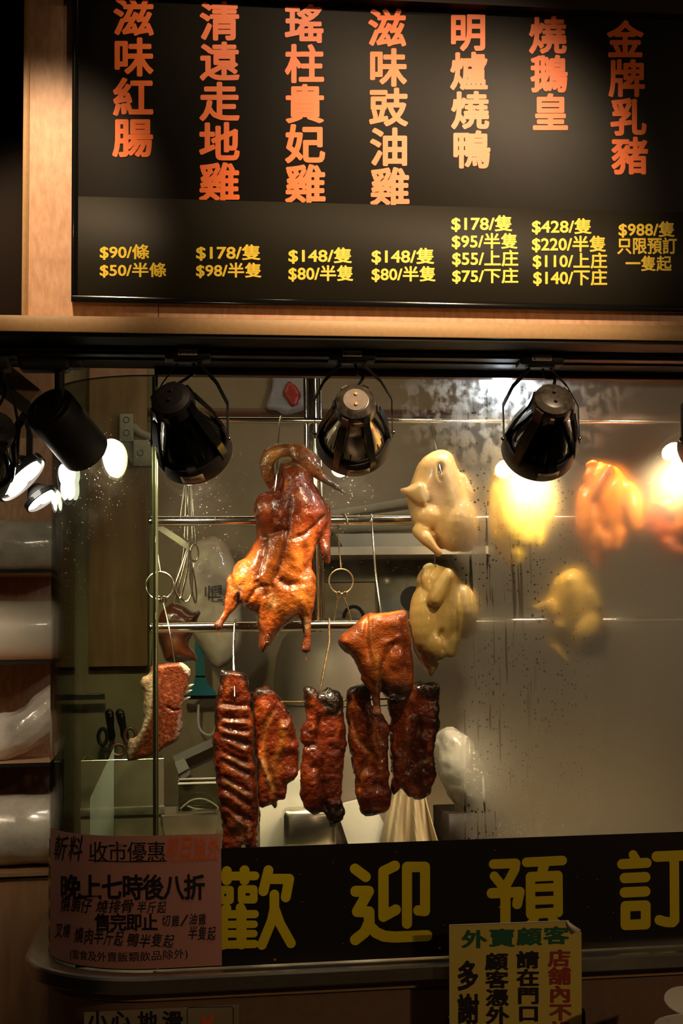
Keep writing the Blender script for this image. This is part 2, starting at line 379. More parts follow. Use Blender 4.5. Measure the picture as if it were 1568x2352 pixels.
# ---- lettering
_gl = {}
def glyph(body, bold=0.0, shear=0.0):
    k = (body, bold, shear)
    if k not in _gl:
        c = bpy.data.curves.new('t', 'FONT'); c.body = body; c.size = 1.0; c.resolution_u = 3; c.offset = bold; c.shear = shear; c.extrude = 0.0
        o = bpy.data.objects.new('t', c); COL.objects.link(o)
        dg = bpy.context.evaluated_depsgraph_get(); me = bpy.data.meshes.new_from_object(o.evaluated_get(dg))
        v = np.zeros(len(me.vertices) * 3); me.vertices.foreach_get('co', v); v = v.reshape(-1, 3)[:, :2]
        f = [tuple(p.vertices) for p in me.polygons]
        bpy.data.objects.remove(o); bpy.data.curves.remove(c); bpy.data.meshes.remove(me)
        _gl[k] = (v, f)
    return _gl[k]
LAY = 0.000005
def flat_surf(Y):
    return (lambda px, py: at(px, py, Y)[[0, 2]]), (lambda s, z: np.stack([s, np.full_like(s, Y), z], -1))
def text_into(mb, body, box, surf, bold=.02, em=False, rot=0., shear=0.):
    inv, fwd = surf; v, f = glyph(body, 0.0, shear)
    x0, y0, x1, y1 = box
    p00 = inv(x0, y1); p11 = inv(x1, y0); p10 = inv(x1, y1); p01 = inv(x0, y0)
    if em: lo = np.array([0., -.12]); hi = np.array([1., .88])
    else: lo = v.min(0); hi = v.max(0)
    ext = (hi - lo); b_ = bold * 1.0
    if not em: lo = lo - b_; hi = hi + b_
    nb = 1 if bold < .002 else (8 if bold < .015 else 14)
    V0 = v; F0 = f; v = []; f = []; ly = []
    for k_ in range(nb):
        a_ = 2 * math.pi * k_ / nb; v.append(V0 + (np.array([math.cos(a_), math.sin(a_)]) * b_ if nb > 1 else 0)); f += [tuple(i + k_ * len(V0) for i in t_) for t_ in F0]; ly += [k_] * len(V0)
    v = np.concatenate(v); ly = np.array(ly) * LAY
    q = (v - lo) / (hi - lo)
    if rot:
        a = math.radians(rot); asp = (p11[0] - p00[0]) / (p11[1] - p00[1])
        qq = (q - .5) * [asp, 1]; q = np.stack([qq[:, 0] * math.cos(a) - qq[:, 1] * math.sin(a), qq[:, 0] * math.sin(a) + qq[:, 1] * math.cos(a)], -1) / [asp, 1] + .5
    u, w = q[:, :1], q[:, 1:]
    sz = p00 * (1 - u) * (1 - w) + p10 * u * (1 - w) + p01 * (1 - u) * w + p11 * u * w
    front = fwd(sz[:, 0], sz[:, 1]); front[:, 1] -= ly
    mb.add(front, [tuple(t_) for t_ in f])
def column_text(mb, body, x0t, x1t, y0, x0b, x1b, y1, surf, bold=.03):
    n = len(body)
    for i, ch in enumerate(body):
        fa, fb = i / n, (i + 1) / n
        xa = x0t + (x0b - x0t) * (i + .5) / n; xb = x1t + (x1b - x1t) * (i + .5) / n
        ya = y0 + (y1 - y0) * fa; yb = y0 + (y1 - y0) * fb
        text_into(mb, ch, (xa - 2, ya, xb + 2, yb), surf, bold, em=True)

# ---- organic shapes
def vnoise(Pn, scale, seed=0):
    q = Pn * scale + seed * 17.13; i = np.floor(q).astype(np.int64); f = q - i; f = f * f * (3 - 2 * f)
    def h(a, b, c):
        x = (a * 374761393 + b * 668265263 + c * 2147483647 + seed * 974711) & 0xffffffff
        x = ((x ^ (x >> 13)) * 1274126177) & 0xffffffff
        return ((x ^ (x >> 16)) & 0xffff) / 65535.0
    r = 0
    for dx in (0, 1):
        for dy in (0, 1):
            for dz in (0, 1):
                w = (f[..., 0] if dx else 1 - f[..., 0]) * (f[..., 1] if dy else 1 - f[..., 1]) * (f[..., 2] if dz else 1 - f[..., 2])
                r = r + w * h(i[..., 0] + dx, i[..., 1] + dy, i[..., 2] + dz)
    return r * 2 - 1
def seg_dist(px, py, pts):
    best = np.full(px.shape, 1e9); tt = np.zeros(px.shape); n = len(pts) - 1
    for i in range(n):
        (ax, ay), (bx, by) = pts[i][:2], pts[i + 1][:2]; dx, dy = bx - ax, by - ay
        t = np.clip(((px - ax) * dx + (py - ay) * dy) / (dx * dx + dy * dy + 1e-9), 0, 1)
        d = np.hypot(px - ax - t * dx, py - ay - t * dy); m = d < best; best = np.where(m, d, best); tt = np.where(m, (i + t) / n, tt)
    return best, tt
def in_poly(px, py, pts):
    c = np.zeros(px.shape, bool); n = len(pts); j = n - 1
    for i in range(n):
        xi, yi = pts[i]; xj, yj = pts[j]
        if yi != yj: c ^= ((yi > py) != (yj > py)) & (px < (xj - xi) * (py - yi) / (yj - yi) + xi)
        j = i
    return c
def spline(pts, k=5):
    n = len(pts); A = np.array(pts, float); out = []
    for i in range(n):
        p0, p1, p2, p3 = A[i - 1], A[i], A[(i + 1) % n], A[(i + 2) % n]
        for t in np.linspace(0, 1, k, endpoint=False):
            out.append(tuple(.5 * (2 * p1 + (p2 - p0) * t + (2 * p0 - 5 * p1 + 4 * p2 - p3) * t * t + (3 * p1 - p0 - 3 * p2 + p3) * t ** 3)))
    return out
def inflate(mb, pts, Yc, T, w, p=2.0, step=2.2, rough=0., rs=.06, off=None):
    """closed pillow: outline in frame coordinates at depth Yc, thickness T metres"""
    poly = spline(pts); A = np.array(poly)
    x0, y0 = A.min(0) - 6; x1, y1 = A.max(0) + 6
    gx = np.arange(x0, x1, step); gy = np.arange(y0, y1, step); GX, GY = np.meshgrid(gx, gy)
    d, _ = seg_dist(GX, GY, poly + [poly[0]]); d = np.where(in_poly(GX, GY, poly), d, -d)
    if rough:
        q = np.stack([GX, GY, np.zeros_like(GX)], -1); d = d + rough * (vnoise(q, rs, 3) + .6 * vnoise(q, rs * 2.7, 5))
    ins = d > 0
    cell = ins[:-1, :-1] & ins[1:, :-1] & ins[:-1, 1:] & ins[1:, 1:]
    use = np.zeros_like(ins); cnt = np.zeros(ins.shape, int)
    for a in (0, 1):
        for b in (0, 1):
            sl = (slice(a, a + cell.shape[0]), slice(b, b + cell.shape[1])); use[sl] |= cell; cnt[sl] += cell
    inner = use & (cnt == 4)
    k = np.clip(d / w, 0, 1); h = T / 2 * np.power(np.clip(1 - np.power(1 - k, p), 0, 1), 1 / p); h = np.where(inner, np.maximum(h, 2e-4), 0)
    W3 = at_arr(GX, GY, Yc); yo = off(GX, GY) if off else 0.
    Fr = W3.copy(); Fr[..., 1] += -h + yo; Bk = W3.copy(); Bk[..., 1] += h + yo
    fi = -np.ones(ins.shape, int); bi = -np.ones(ins.shape, int); vs = []
    idx = np.argwhere(use); nfi = len(idx)
    fi[use] = np.arange(nfi); vs = list(Fr[use])
    bi[use] = fi[use]; ni = np.argwhere(inner); bi[inner] = nfi + np.arange(len(ni)); vs += list(Bk[inner])
    fs = []
    for i, j in np.argwhere(cell):
        a, b, c, e = (i, j), (i, j + 1), (i + 1, j + 1), (i + 1, j)
        fs.append((fi[a], fi[e], fi[c], fi[b])); fs.append((bi[a], bi[b], bi[c], bi[e]))
    mb.add(vs, [tuple(map(int, f)) for f in fs])
def ellipsoid(mb, c, r, rz=0., seg=20):
    c = np.array(c, float); vs = []; fs = []; n = seg // 2
    for i in range(n + 1):
        a = math.pi * i / n
        for j in range(seg):
            b = 2 * math.pi * j / seg; x, y, z = r[0] * math.sin(a) * math.cos(b), r[1] * math.sin(a) * math.sin(b), r[2] * math.cos(a)
            x, z = x * math.cos(rz) - z * math.sin(rz), x * math.sin(rz) + z * math.cos(rz); vs.append(c + (x, y, z))
    for i in range(n):
        for j in range(seg): fs.append((i * seg + j, i * seg + (j + 1) % seg, (i + 1) * seg + (j + 1) % seg, (i + 1) * seg + j))
    mb.add(vs, fs)
def limb(mb, pts, seg=14):      # pts: (px, py, Y, radius_px); round-ended tapered chain
    Q = [(at(x, y, Y), r * pxm(Y)) for x, y, Y, r in pts]; P_, R_ = [], []
    a, ra = Q[0]; d = a - Q[1][0]; d /= np.linalg.norm(d)
    for t in (1., .8, .45): P_.append(a + d * ra * t * .8); R_.append(ra * math.sqrt(max(1 - t * t, .004)))
    for i in range(len(Q) - 1):
        for t in (0, .33, .66): P_.append(Q[i][0] * (1 - t) + Q[i + 1][0] * t); R_.append(Q[i][1] * (1 - t) + Q[i + 1][1] * t)
    b, rb = Q[-1]; d = b - Q[-2][0]; d /= np.linalg.norm(d); P_.append(b); R_.append(rb)
    for t in (.45, .8, 1.): P_.append(b + d * rb * t * .8); R_.append(rb * math.sqrt(max(1 - t * t, .004)))
    mb.tube(P_, R_, seg)
def sculpt(name, mb, mat, col, feats=(), voxel=.003, smooth=4, Yc=.13, lump=(0, 0), fine=(0, 0), parent=None, cnoise=None, mask=None, seed=1, bottom=None):
    me = bpy.data.meshes.new('tmp'); me.from_pydata(mb.v, [], mb.f); me.validate(); me.update()
    o = bpy.data.objects.new('tmp', me); COL.objects.link(o)
    r = o.modifiers.new('r', 'REMESH'); r.mode = 'VOXEL'; r.voxel_size = voxel
    if smooth: s = o.modifiers.new('s', 'SMOOTH'); s.factor = .5; s.iterations = smooth
    dg = bpy.context.evaluated_depsgraph_get(); m2 = bpy.data.meshes.new_from_object(o.evaluated_get(dg)); bpy.data.objects.remove(o); bpy.data.meshes.remove(me)
    n = len(m2.vertices); v = np.zeros(n * 3); m2.vertices.foreach_get('co', v); v = v.reshape(-1, 3)
    no = np.zeros(n * 3); m2.vertices.foreach_get('normal', no); no = no.reshape(-1, 3)
    px, py = proj_arr(v); front = np.clip((-no[:, 1] + .25) / .6, 0, 1)
    disp = np.zeros(n); C = np.tile(np.array(col, float), (n, 1))
    if lump[0]: disp += lump[1] * vnoise(v, lump[0], seed)
    if fine[0]: disp += fine[1] * (vnoise(v, fine[0], seed + 4) + .5 * vnoise(v, fine[0] * 2.2, seed + 5))
    if cnoise:
        for sc, c2, th, wd in cnoise:
            k = np.clip((vnoise(v * [1, 1, .7], sc, seed + 7) - th) / wd, 0, 1)[:, None]; C = C * (1 - k) + np.array(c2) * k
    for ft in feats:
        typ = ft[0]
        if typ == 'line':
            _, pts, w, dep, c2, st = ft; d, t_ = seg_dist(px, py, pts); taper = np.clip(np.minimum(t_, 1 - t_) * 6 + .25, 0, 1)
            g = np.exp(-(d / w) ** 2) * taper * front; disp += dep * g
        elif typ == 'ell':
            _, cx, cy, rx, ry, rot, dep, c2, st = ft; a = math.radians(rot); dx, dy = px - cx, py - cy
            u = (dx * math.cos(a) + dy * math.sin(a)) / rx; w_ = (-dx * math.sin(a) + dy * math.cos(a)) / ry
            g = np.exp(-(u * u + w_ * w_)) * front; disp += dep * g
        elif typ == 'zone':          # colour everywhere inside a polygon, noisy border
            _, pts, soft, c2, st = ft; poly = list(pts); d, _ = seg_dist(px, py, poly + [poly[0]]); d = np.where(in_poly(px, py, poly), d, -d)
            d = d + 5 * vnoise(v, 90, seed + 9) + 3 * vnoise(v, 220, seed + 2); g = np.clip(d / soft + .5, 0, 1)
        if c2 is not None: g_ = (np.clip(g * st, 0, 1))[:, None]; C = C * (1 - g_) + np.array(c2) * g_
    v = v + no * disp[:, None]
    if parent is None: lo, hi = v.min(0), v.max(0); o0 = np.array([(lo[0] + hi[0]) / 2, (lo[1] + hi[1]) / 2, lo[2]])
    else: o0 = np.array(WL[parent])
    m2.vertices.foreach_set('co', (v - o0).ravel()); m2.name = name
    m2.polygons.foreach_set('use_smooth', [True] * len(m2.polygons)); m2.materials.clear(); m2.materials.append(MT[mat])
    at_ = m2.color_attributes.new('Col', 'FLOAT_COLOR', 'POINT'); cc = np.ones((n, 4)); cc[:, :3] = np.clip(C, 0, 1); at_.data.foreach_set('color', cc.ravel())
    m2.update(); ob = bpy.data.objects.new(name, m2); COL.objects.link(ob)
    if parent is None: ob.location = o0; WL[ob] = Vector(o0)
    else: ob.parent = parent; WL[ob] = WL[parent]
    return ob

# ================================================================== THE SETTING
ZH = 2.077                                   # underside of the header
def zat(px, py, Y): return float(at(px, py, Y)[2])
def xat(px, py, Y): return float(at(px, py, Y)[0])
XC = xat(356, 1500, 0); R = .205             # start of the curved corner pane, its radius
ZG0 = zat(540, 2219, 0); ZLED = ZG0 - .002   # foot of the glass
X1 = 1.45                                    # right end of everything built
struct('floor', MB().box((-1.8, -1.6, -.06), (2.0, 1.6, 0)), 'dark')
struct('ceiling', MB().box((-1.8, -.25, 2.68), (2.0, 1.6, 2.74)), 'dark')
YB = .98
struct('wall_back', MB().box((-.29, YB, 0), (2.0, YB + .06, 2.68)), 'kwall')
struct('wall_right', MB().box((1.9, -.2, 0), (1.96, YB, 2.68)), 'dark')
# sign wall above the header, with the veneer facing
YS = -.215
xl = xat(60, 500, YS)
struct('wall_front', MB().box((xl + .004, YS + .004, ZH + .028), (X1 + .3, YS + .10, 3.0)), 'veneer')
mb = MB(); mb.box((xl - .006, YS - .003, ZH + .028), (xl + .004, YS + .10, 3.0), .001)
struct('trim_1', mb, 'ledge')                # pale edge band of the veneer
w = bpy.data.objects['wall_front']
for xa, xb in ((xat(363, 715, YS), xat(364.5, 715, YS)),):
    tag(obj('joint', MB().box((xa, YS + .0035, ZH + .03), (xb, YS + .0045, zat(300, 700, YS) + .02)), 'trim_red', w))
# ledge and header
mb = MB().box((-.9, -.255, ZH), (X1 + .3, YS + .02, ZH + .0275), .0015); struct('trim_2', mb, 'ledge')
mb = MB().box((-.9, -.25, ZH - .006), (X1 + .3, .004, ZH), 0); struct('trim_3', mb, 'black')
mb = MB().box((XC - .0, -.012, ZH - .020), (X1 + .3, .012, ZH - .0062), .001); struct('trim_4', mb, 'trim_red')
mb = MB().box((-.9, -.20, ZH), (X1 + .3, .004, ZH + .6)); struct('wall_header', MB().box((xl + .02, -.11, ZH + .0005), (X1 + .3, .004, 2.68)), 'dark')
# dark wall left of the sign wall
struct('wall_left_upper', MB().box((-1.3, -.05, ZH + .001), (xl - .01, .0, 3.0)), 'dark')
mb = MB().box((-.62, -.085, ZH + .028), (xat(54, 500, -.08), -.05, zat(20, 313, -.08)), .002); tag(obj('dark_cupboard', mb, 'dark'), 'dark brown cupboard panel left of the lit wood edge', 'cupboard')
# cupboard wall behind, at the left
YL = .80
XLW = xat(196, 1500, YL)
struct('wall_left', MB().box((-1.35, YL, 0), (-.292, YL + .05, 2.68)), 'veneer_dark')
struct('wall_side', MB().box((-1.40, -1.2, 0), (-1.35, YL, 2.68)), 'dark')
struct('trim_5', MB().box((xat(203, 1300, YB - .05), YB - .05, zat(300, 1530, YB - .05)), (xat(338, 1300, YB - .05), YB - .0005, 2.5), .002), 'veneer_dark')   # wooden pier inside
struct('trim_6', MB().box((xat(338, 950, .97), .965, zat(700, 958, .97)), (X1 + .3, YB - .0005, zat(700, 940, .97)), .001), 'trim_red')

# ---- counter body, ledge, glass
def path(off, Yend=.72):      # plan curve of the case front, offset outwards; returns (x, y) list from back left to right
    r = R + off; c = (XC, R); pts = [(XC - r, Yend)] + [(c[0] - r * math.cos(a), c[1] - r * math.sin(a)) for a in np.linspace(0, math.pi / 2, 22)] + [(X1, -off)]
    return pts
def band_solid(mb, offo, offi, z0, z1, smooth=False):
    A, B = path(offo), path(offi); n = len(A)
    vs = [(x, y, z0) for x, y in A] + [(x, y, z1) for x, y in A] + [(x, y, z0) for x, y in B] + [(x, y, z1) for x, y in B]; fs = []
    for i in range(n - 1):
        fs += [(i, i + 1, n + i + 1, n + i), (2 * n + i + 1, 2 * n + i, 3 * n + i, 3 * n + i + 1), (n + i, n + i + 1, 3 * n + i + 1, 3 * n + i), (i + 1, i, 2 * n + i, 2 * n + i + 1)]
    fs += [(0, n, 3 * n, 2 * n), (n - 1, 3 * n - 1, 4 * n - 1, 2 * n - 1)]
    return mb.add(vs, fs, True)
ct = thing('display_counter', (.5, .3, 0), 'brown display counter with rounded stainless steel top edge under the glass', 'counter')
mb = MB(); band_solid(mb, -.004, -.06, 0, ZLED - .05); obj('front_panel', mb, 'brownpanel', ct)
mb = MB(); band_solid(mb, .006, -.05, ZLED - .05, ZLED - .031); obj('under_rail', mb, 'ledge', ct)
mb = MB()
A0 = [(.040, -.030), (.043, -.027), (.043, -.006), (.040, -.002), (.034, 0.), (-.05, 0.)]
for (o1, z1), (o2, z2) in zip(A0[:-1], A0[1:]):
    a, b = path(o1), path(o2); n = len(a)
    mb.add([(x, y, ZLED + z1) for x, y in a] + [(x, y, ZLED + z2) for x, y in b], [(i, i + 1, n + i + 1, n + i) for i in range(n - 1)], True)
a, b = path(.040), path(-.05); n = len(a)
mb.add([(x, y, ZLED - .030) for x, y in a] + [(x, y, ZLED - .030) for x, y in b], [(i + 1, i, n + i, n + i + 1) for i in range(n - 1)], True)
obj('steel_ledge', mb, 'steel', ct)
mb = MB().box((XC - R + .06, .05, ZLED - .03), (X1, .72, ZLED)); obj('steel_bed', mb, 'steel_dull', ct)
# flat pane, curved pane, joint strips
gc = thing('display_case', (XC + .4, .0, ZG0), 'tall glass display case with curved corner pane on the steel ledge', 'display case')
GT = .006; ZGT = ZH - .0065
obj('front_pane', MB().box((XC + .006, 0, ZG0), (X1, GT, ZGT - .001)), 'glass', gc)
def arc(off, Yend=.70, n=30):
    r = R - off
    return [(XC + .001, off)] + [(XC - r * math.sin(a), R - r * math.cos(a)) for a in np.linspace(0, math.pi / 2, n)] + [(XC - r, Yend)]
a, b = arc(0), arc(.008); n = len(a); mb = MB(); ZG1 = ZGT - .014
vs = [(x, y, z) for z in (ZG0, ZG1) for x, y in a] + [(x, y, z) for z in (ZG0, ZG1) for x, y in b]; fs = []
for i in range(n - 1): fs += [(i + 1, i, n + i, n + i + 1), (2 * n + i, 2 * n + i + 1, 3 * n + i + 1, 3 * n + i), (n + i, 3 * n + i, 3 * n + i + 1, n + i + 1)]
mb.add(vs, fs, True); obj('curved_pane', mb, 'glass_curved', gc)
mb = MB(); mb.tube([(x, y, ZG1 + .001) for x, y in a], .0012, 6); obj('polished_edge', mb, 'glass_edge', gc)
mb = MB().box((XC + .0012, -.001, ZG0), (XC + .0058, GT + .001, ZGT), .0008); obj('joint_strip', mb, 'glass_edge', gc)
mb = MB().box((XC - .0045, .0075, ZG0), (XC + .0008, .010, ZG1), .0004); obj('joint_strip', mb, 'glass_edge', gc)
# condensation on the inner face of the flat pane
xf = xat(930, 1400, 0)
fg = obj('condensation', MB().box((xf, GT + .0006, ZG0), (X1, GT + .0008, ZGT - .001)), 'fog', gc)
_m = fg.data; 
# keep only the inner sheet of water film (one face, lying against the pane)
import bmesh
bm = bmesh.new(); bm.from_mesh(_m)
for f in list(bm.faces):
    if f.normal.y > -.5: bm.faces.remove(f)
for v_ in list(bm.verts):
    if not v_.link_faces: bm.verts.remove(v_)
bm.to_mesh(_m); bm.free()
tag(fg, 'misted wet film on the right of the pane', None, None, 'stuff')

# ---- rail rack inside the case
YR = .20
rk = thing('hanging_rack', (XC + .3, YR, ZG0), 'polished steel rack of one upright post and three horizontal hanging rails', 'rack')
xa = xat(347, 1195, YR)
def rail(px0, py, r, mat='chrome', x0=None, Y=YR, name='rail'):
    z = zat(px0, py, Y); x0 = x0 if x0 is not None else xa
    mb = MB(); mb.tube([(x0, Y, z), (x0 + .4, Y, z), (X1 - .02, Y, z)], r, 20)
    return obj(name, mb, mat, rk), z
_, Z2 = rail(640, 1196, .0105); mb = MB(); ellipsoid(mb, (xa, YR, Z2), (.006, .009, .009)); obj('rail_end', mb, 'chrome', rk, True)
_, Z3 = rail(500, 1440, .0105); mb = MB(); ellipsoid(mb, (xa, YR, Z3), (.006, .009, .009)); obj('rail_end', mb, 'chrome', rk, True)
_, Z1 = rail(640, 965, .0055, x0=xat(498, 965, YR))
xp = xat(722, 1150, YR)
mb = MB(); mb.tube([(xp, YR + .014, Z3 - .012), (xp, YR + .014, ZH + .3)], .0125, 24); obj('post', mb, 'chrome', rk)
mb = MB(); mb.tube([(xp - .0155, YR + .008, Z1 - .17), (xp - .0155, YR + .008, ZH + .2)], .0035, 10); obj('guide_rod', mb, 'chrome', rk)
mb = MB(); mb.tube([(xp + .0155, YR + .008, Z3 + .0), (xp + .0155, YR + .008, ZH + .2)], .0028, 10); obj('guide_rod', mb, 'chrome', rk)
mb = MB(); mb.tube([(X1 - .02, YR, ZG0), (X1 - .02, YR, ZH + .3)], .0125, 20); obj('post', mb, 'chrome', rk)
mb = MB(); mb.tube([(xa, YR, Z2), (xa, YR + .0, Z3)], .004, 10); 
mb = MB(); mb.tube([(xp, YR + .014, Z3 - .012), (xp, YR + .014, ZG0 + .0)], .0125, 20)

# ================================================================== TRACK AND LAMPS
YT = -.155
tr = thing('lighting_track', (.4, YT, ZH - .03), 'long black lighting track fixed under the header above the glass', 'track')
mb = MB().box((-.30, YT - .017, ZH - .018), (X1 + .2, YT + .017, ZH - .0061), .001); obj('channel', mb, 'black_matte', tr)
mb = MB().box((-.30, YT - .0185, ZH - .0130), (X1 + .2, YT - .0172, ZH - .0105)); obj('lip', mb, 'steel_dull', tr)
mb = MB().box((-.30, YT + .012, ZH - .022), (X1 + .2, YT + .018, ZH - .0182)); obj('lip', mb, 'black', tr)

def nrm(v): v = np.array(v, float); return v / np.linalg.norm(v)
def track_lamp(label, boxc, boxw, capc, ringc, group, kind=0, dust=0, Yc=-.205, Yr=-.075, power=14, stick=True, Ybox=YT, scale=1.0, boxZ=None, target=None, lrot=.5):
    cap = at(*capc, Yc); ring = at(*ringc, Yr); A = nrm(ring - cap); Lr = np.linalg.norm(ring - cap)
    side = nrm(np.cross(A, (0, 0, 1.))); upv = np.cross(side, A)
    bx = at(boxc[0], boxc[1], Ybox - .018); s = pxm(Ybox)
    t = thing('track_spotlight', (bx[0], Ybox, bx[2]), label, 'spotlight', group)
    hw, hh = boxw * s / 2, .0135
    zb = bx[2] + .007
    mb = MB().box((bx[0] - hw, Ybox - .019, zb - .019), (bx[0] + hw, Ybox + .019, zb + .004), .003); obj('adapter', mb, 'black_matte', t)
    mb = MB().box((bx[0] - hw - .012, Ybox - .012, zb - .004), (bx[0] + hw + .012, Ybox + .012, zb + .006), .002); obj('track_clip', mb, 'black_matte', t)
    if stick:
        lx0, lx1 = boxc[0] - 23, boxc[0] + 21; y0 = boxc[1] - 6.5
        a = at(lx0, y0 + 13, Ybox - .0198); b = at(lx1, y0, Ybox - .0198)
        mb = MB().box((a[0], Ybox - .0199, a[2]), (b[0], Ybox - .0190, b[2])); lab = obj('number_label', mb, 'label', t); lab['label'] = 'white number label'
        mb = MB(); text_into(mb, '编号:HLP30B4', (lx0 + 2, y0 + 2, lx1 - 2, y0 + 11.5), flat_surf(Ybox - .0202), .008)
        obj('lettering', mb, 'ink', lab)
    k = .066 * scale
    # U bracket
    piv = ring - A * .030 * scale
    base = np.array([bx[0], Ybox, zb - .021])
    mb = MB().box((bx[0] - hw * .62, Ybox - .010, zb - .0225), (bx[0] + hw * .62, Ybox + .010, zb - .019), .001); obj('bracket_plate', mb, 'black_matte', t)
    for sg in (-1, 1):
        p0 = base + (sg * hw * .45, 0, 0); p3 = piv + side * sg * (k + .004); p2 = p3 + (np.array([0, 0, 1]) * .052 + (base - piv) * .08); p1 = p0 * .45 + p2 * .55 + np.array([sg * .004, 0, 0.004])
        mb = MB(); mb.flat([p0, p1, p2, p3 - (0, 0, .006)], nrm(np.cross(p2 - p0, side)), .012, .0018); obj('bracket_arm', mb, 'black_dust' if dust else 'black_matte', t)
        mb = MB(); ellipsoid(mb, p3 + side * sg * .002, (.0045, .0045, .0045), seg=10); obj('pivot_screw', mb, 'wire', t, True)
    # cable
    pc = cap + upv * .020 + A * .012; mb = MB()
    pts = [base + (.006, 0, 0), base + (.010, .0, -.018), (base + pc) / 2 + (.018, .004, .004), pc + (.004, 0, .012), pc]
    mb.tube(spline(pts, 5)[:-9] + [pc], .0028, 8); obj('cable', mb, 'black_gloss', t)
    # body: small round cap, bulb shell, ribs, wide ring
    rc = .0365 * scale
    mb = MB(); mb.lathe([(-.004, 0), (-.004, rc * .62), (-.0035, rc * .66), (.002, rc * .93), (.010, rc), (.026, rc * 1.02), (.030, rc * .9), (.030, 0)], cap, A, 36); obj('end_cap', mb, 'black_dust' if dust else 'black_matte', t)
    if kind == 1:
        mb = MB(); mb.lathe([(-.0055, 0), (-.0055, rc * .58), (-.004, rc * .60)], cap, A, 32); d_ = obj('cap_disc', mb, 'cap_lit', t); d_['label'] = 'grey disc with two screws, coloured pale as if lit'
    for q in (-.0095, .0105):
        mb = MB(); mb.lathe([(-.0085, 0), (-.0085, .0028), (-.0045, .0032)], cap + upv * q + side * .001, A, 12); obj('screw', mb, 'skewer' if kind == 1 else 'black_dust', t)
    L = Lr
    mb = MB(); mb.lathe([(.024, rc * .82), (.045, rc * .86), (.070 * L / .155, rc * 1.05), (.100 * L / .155, rc * 1.38), (L - .018, k * .88), (L - .006, k * .93)], cap, A, 40)
    sh = obj('bulb_shell', mb, 'reflector' if kind == 1 else 'black_gloss', t)
    # cooling slots in the shell
    for q in range(24):
        if q % 6 in (0,): continue
        an = 2 * math.pi * q / 24 + .13; u = side * math.cos(an) + upv * math.sin(an); rr = lambda tt: np.interp(tt, [.100 * L / .155, L - .018], [rc * 1.38, k * .88])
        t0, t1 = L * .70, L * .80; mb = MB(); mb.flat([cap + A * t0 + u * rr(t0), cap + A * t1 + u * rr(t1)], np.cross(u, A), .0022, .0016); obj('slot', mb, 'dark_hole', sh)
    for q in range(6):
        an = 2 * math.pi * (q + .5) / 6 + (math.pi / 6 if kind == 1 else .18); u = side * math.cos(an) + upv * math.sin(an); wd = np.cross(u, A)
        mb = MB(); mb.flat([cap + A * .006 + u * rc * .98, cap + A * (.030) + u * (rc * 1.06), cap + A * (L * .55) + u * (rc * .45 + k * .60), cap + A * (L - .020) + u * (k * .99), cap + A * (L - .008) + u * (k * 1.0)], wd, .016 * scale if kind == 0 else .012, .005); obj('rib', mb, ('black_dust' if (dust and q % 2) else 'black_gloss'), t)
        if q in (0, 5, 3):
            for e in (-2, -1, 0, 1, 2):
                c0 = cap + A * .034 + u * (rc * 1.10 + .002) + wd * e * .0036; c1 = cap + A * (L * .60) + u * (rc * .5 + k * .60 + .001) + wd * e * .0046
                mb = MB(); mb.flat([c0, c1], wd, .0012, .006); obj('fin', mb, 'black_matte', t)
    mb = MB(); mb.lathe([(L - .022, k * .90), (L - .024, k * .97), (L - .018, k * 1.01), (L + .010, k * 1.035), (L + .012, k * 1.02), (L + .010, k * .97), (L - .004, k * .93), (L - .022, k * .90)], cap, A, 56); obj('ring', mb, 'black_matte', t)
    mb = MB(); mb.lathe([(L - .006, 0), (L - .005, k * .5), (L - .001, k * .925)], cap, A, 40); obj('reflector', mb, 'black_matte', t)
    for q in range(3):
        an = 2 * math.pi * q / 3 + lrot; cc = cap + (side * math.cos(an) + upv * math.sin(an)) * k * .50
        mb = MB(); mb.lathe([(L + .001, 0), (L - .001, k * .2), (L - .006, k * .33)], cc, A, 24); obj('led_lens', mb, 'lamp_face', t)
    # rating stickers: one on the ring, one beside the cap
    def sticker(tc, r0, r1, ang, half, tlen, mat):
        mb = MB(); vs = []; m_ = 6
        for j in range(2):
            for i in range(m_ + 1):
                an = ang + half * (2 * i / m_ - 1); u = side * math.cos(an) + upv * math.sin(an); vs.append(cap + A * (tc + (j - .5) * tlen) + u * (r0, r1)[j])
        mb.add(vs, [(i, i + 1, m_ + 2 + i, m_ + 1 + i) for i in range(m_)]); o = obj('sticker', mb, mat, t); o.modifiers.new('s', 'SOLIDIFY').thickness = .0004
    toc = nrm(CAM - ring); an0 = math.atan2(toc.dot(upv), toc.dot(side))
    low = math.atan2(-1, .12 if kind else 0.)
    sticker(L - .004, k * 1.0285 + .0006, k * 1.030 + .0012, low + (.0 if kind else .12), .30, .020, 'label_tan')
    sticker(.018, rc * 1.03 + .0006, rc * 1.035 + .0006, low + .05, .30, .014, 'label_tan')
    aim = nrm(np.array(target) - ring) if target is not None else A
    spot('beam', ring + A * .020, aim, power * 2.1, WARM, 58, .8, .03, t)
    return t
TG = 'heat spotlights on the track under the header'
track_lamp('black bell spotlight second from left tilted right, shining above the left rail', (432, 809), 104, (391, 912), (446, 1034), TG, 0, 0, power=18, target=at(500, 1500, .14))
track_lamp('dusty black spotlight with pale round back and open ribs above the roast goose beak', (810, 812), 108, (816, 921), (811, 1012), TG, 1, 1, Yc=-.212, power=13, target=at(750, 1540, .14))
track_lamp('dusty black bell spotlight in front of the misted glass near the blurred yellow chicken', (1245, 822), 106, (1272, 915), (1236, 1030), TG, 0, 1, lrot=3.93, power=40, target=at(1195, 1230, .12))
track_lamp('black spotlight cut off by the right edge of the photo', (1690, 834), 106, (1690, 920), (1640, 1030), TG, 0, 0, power=40, target=at(1400, 1190, .12))
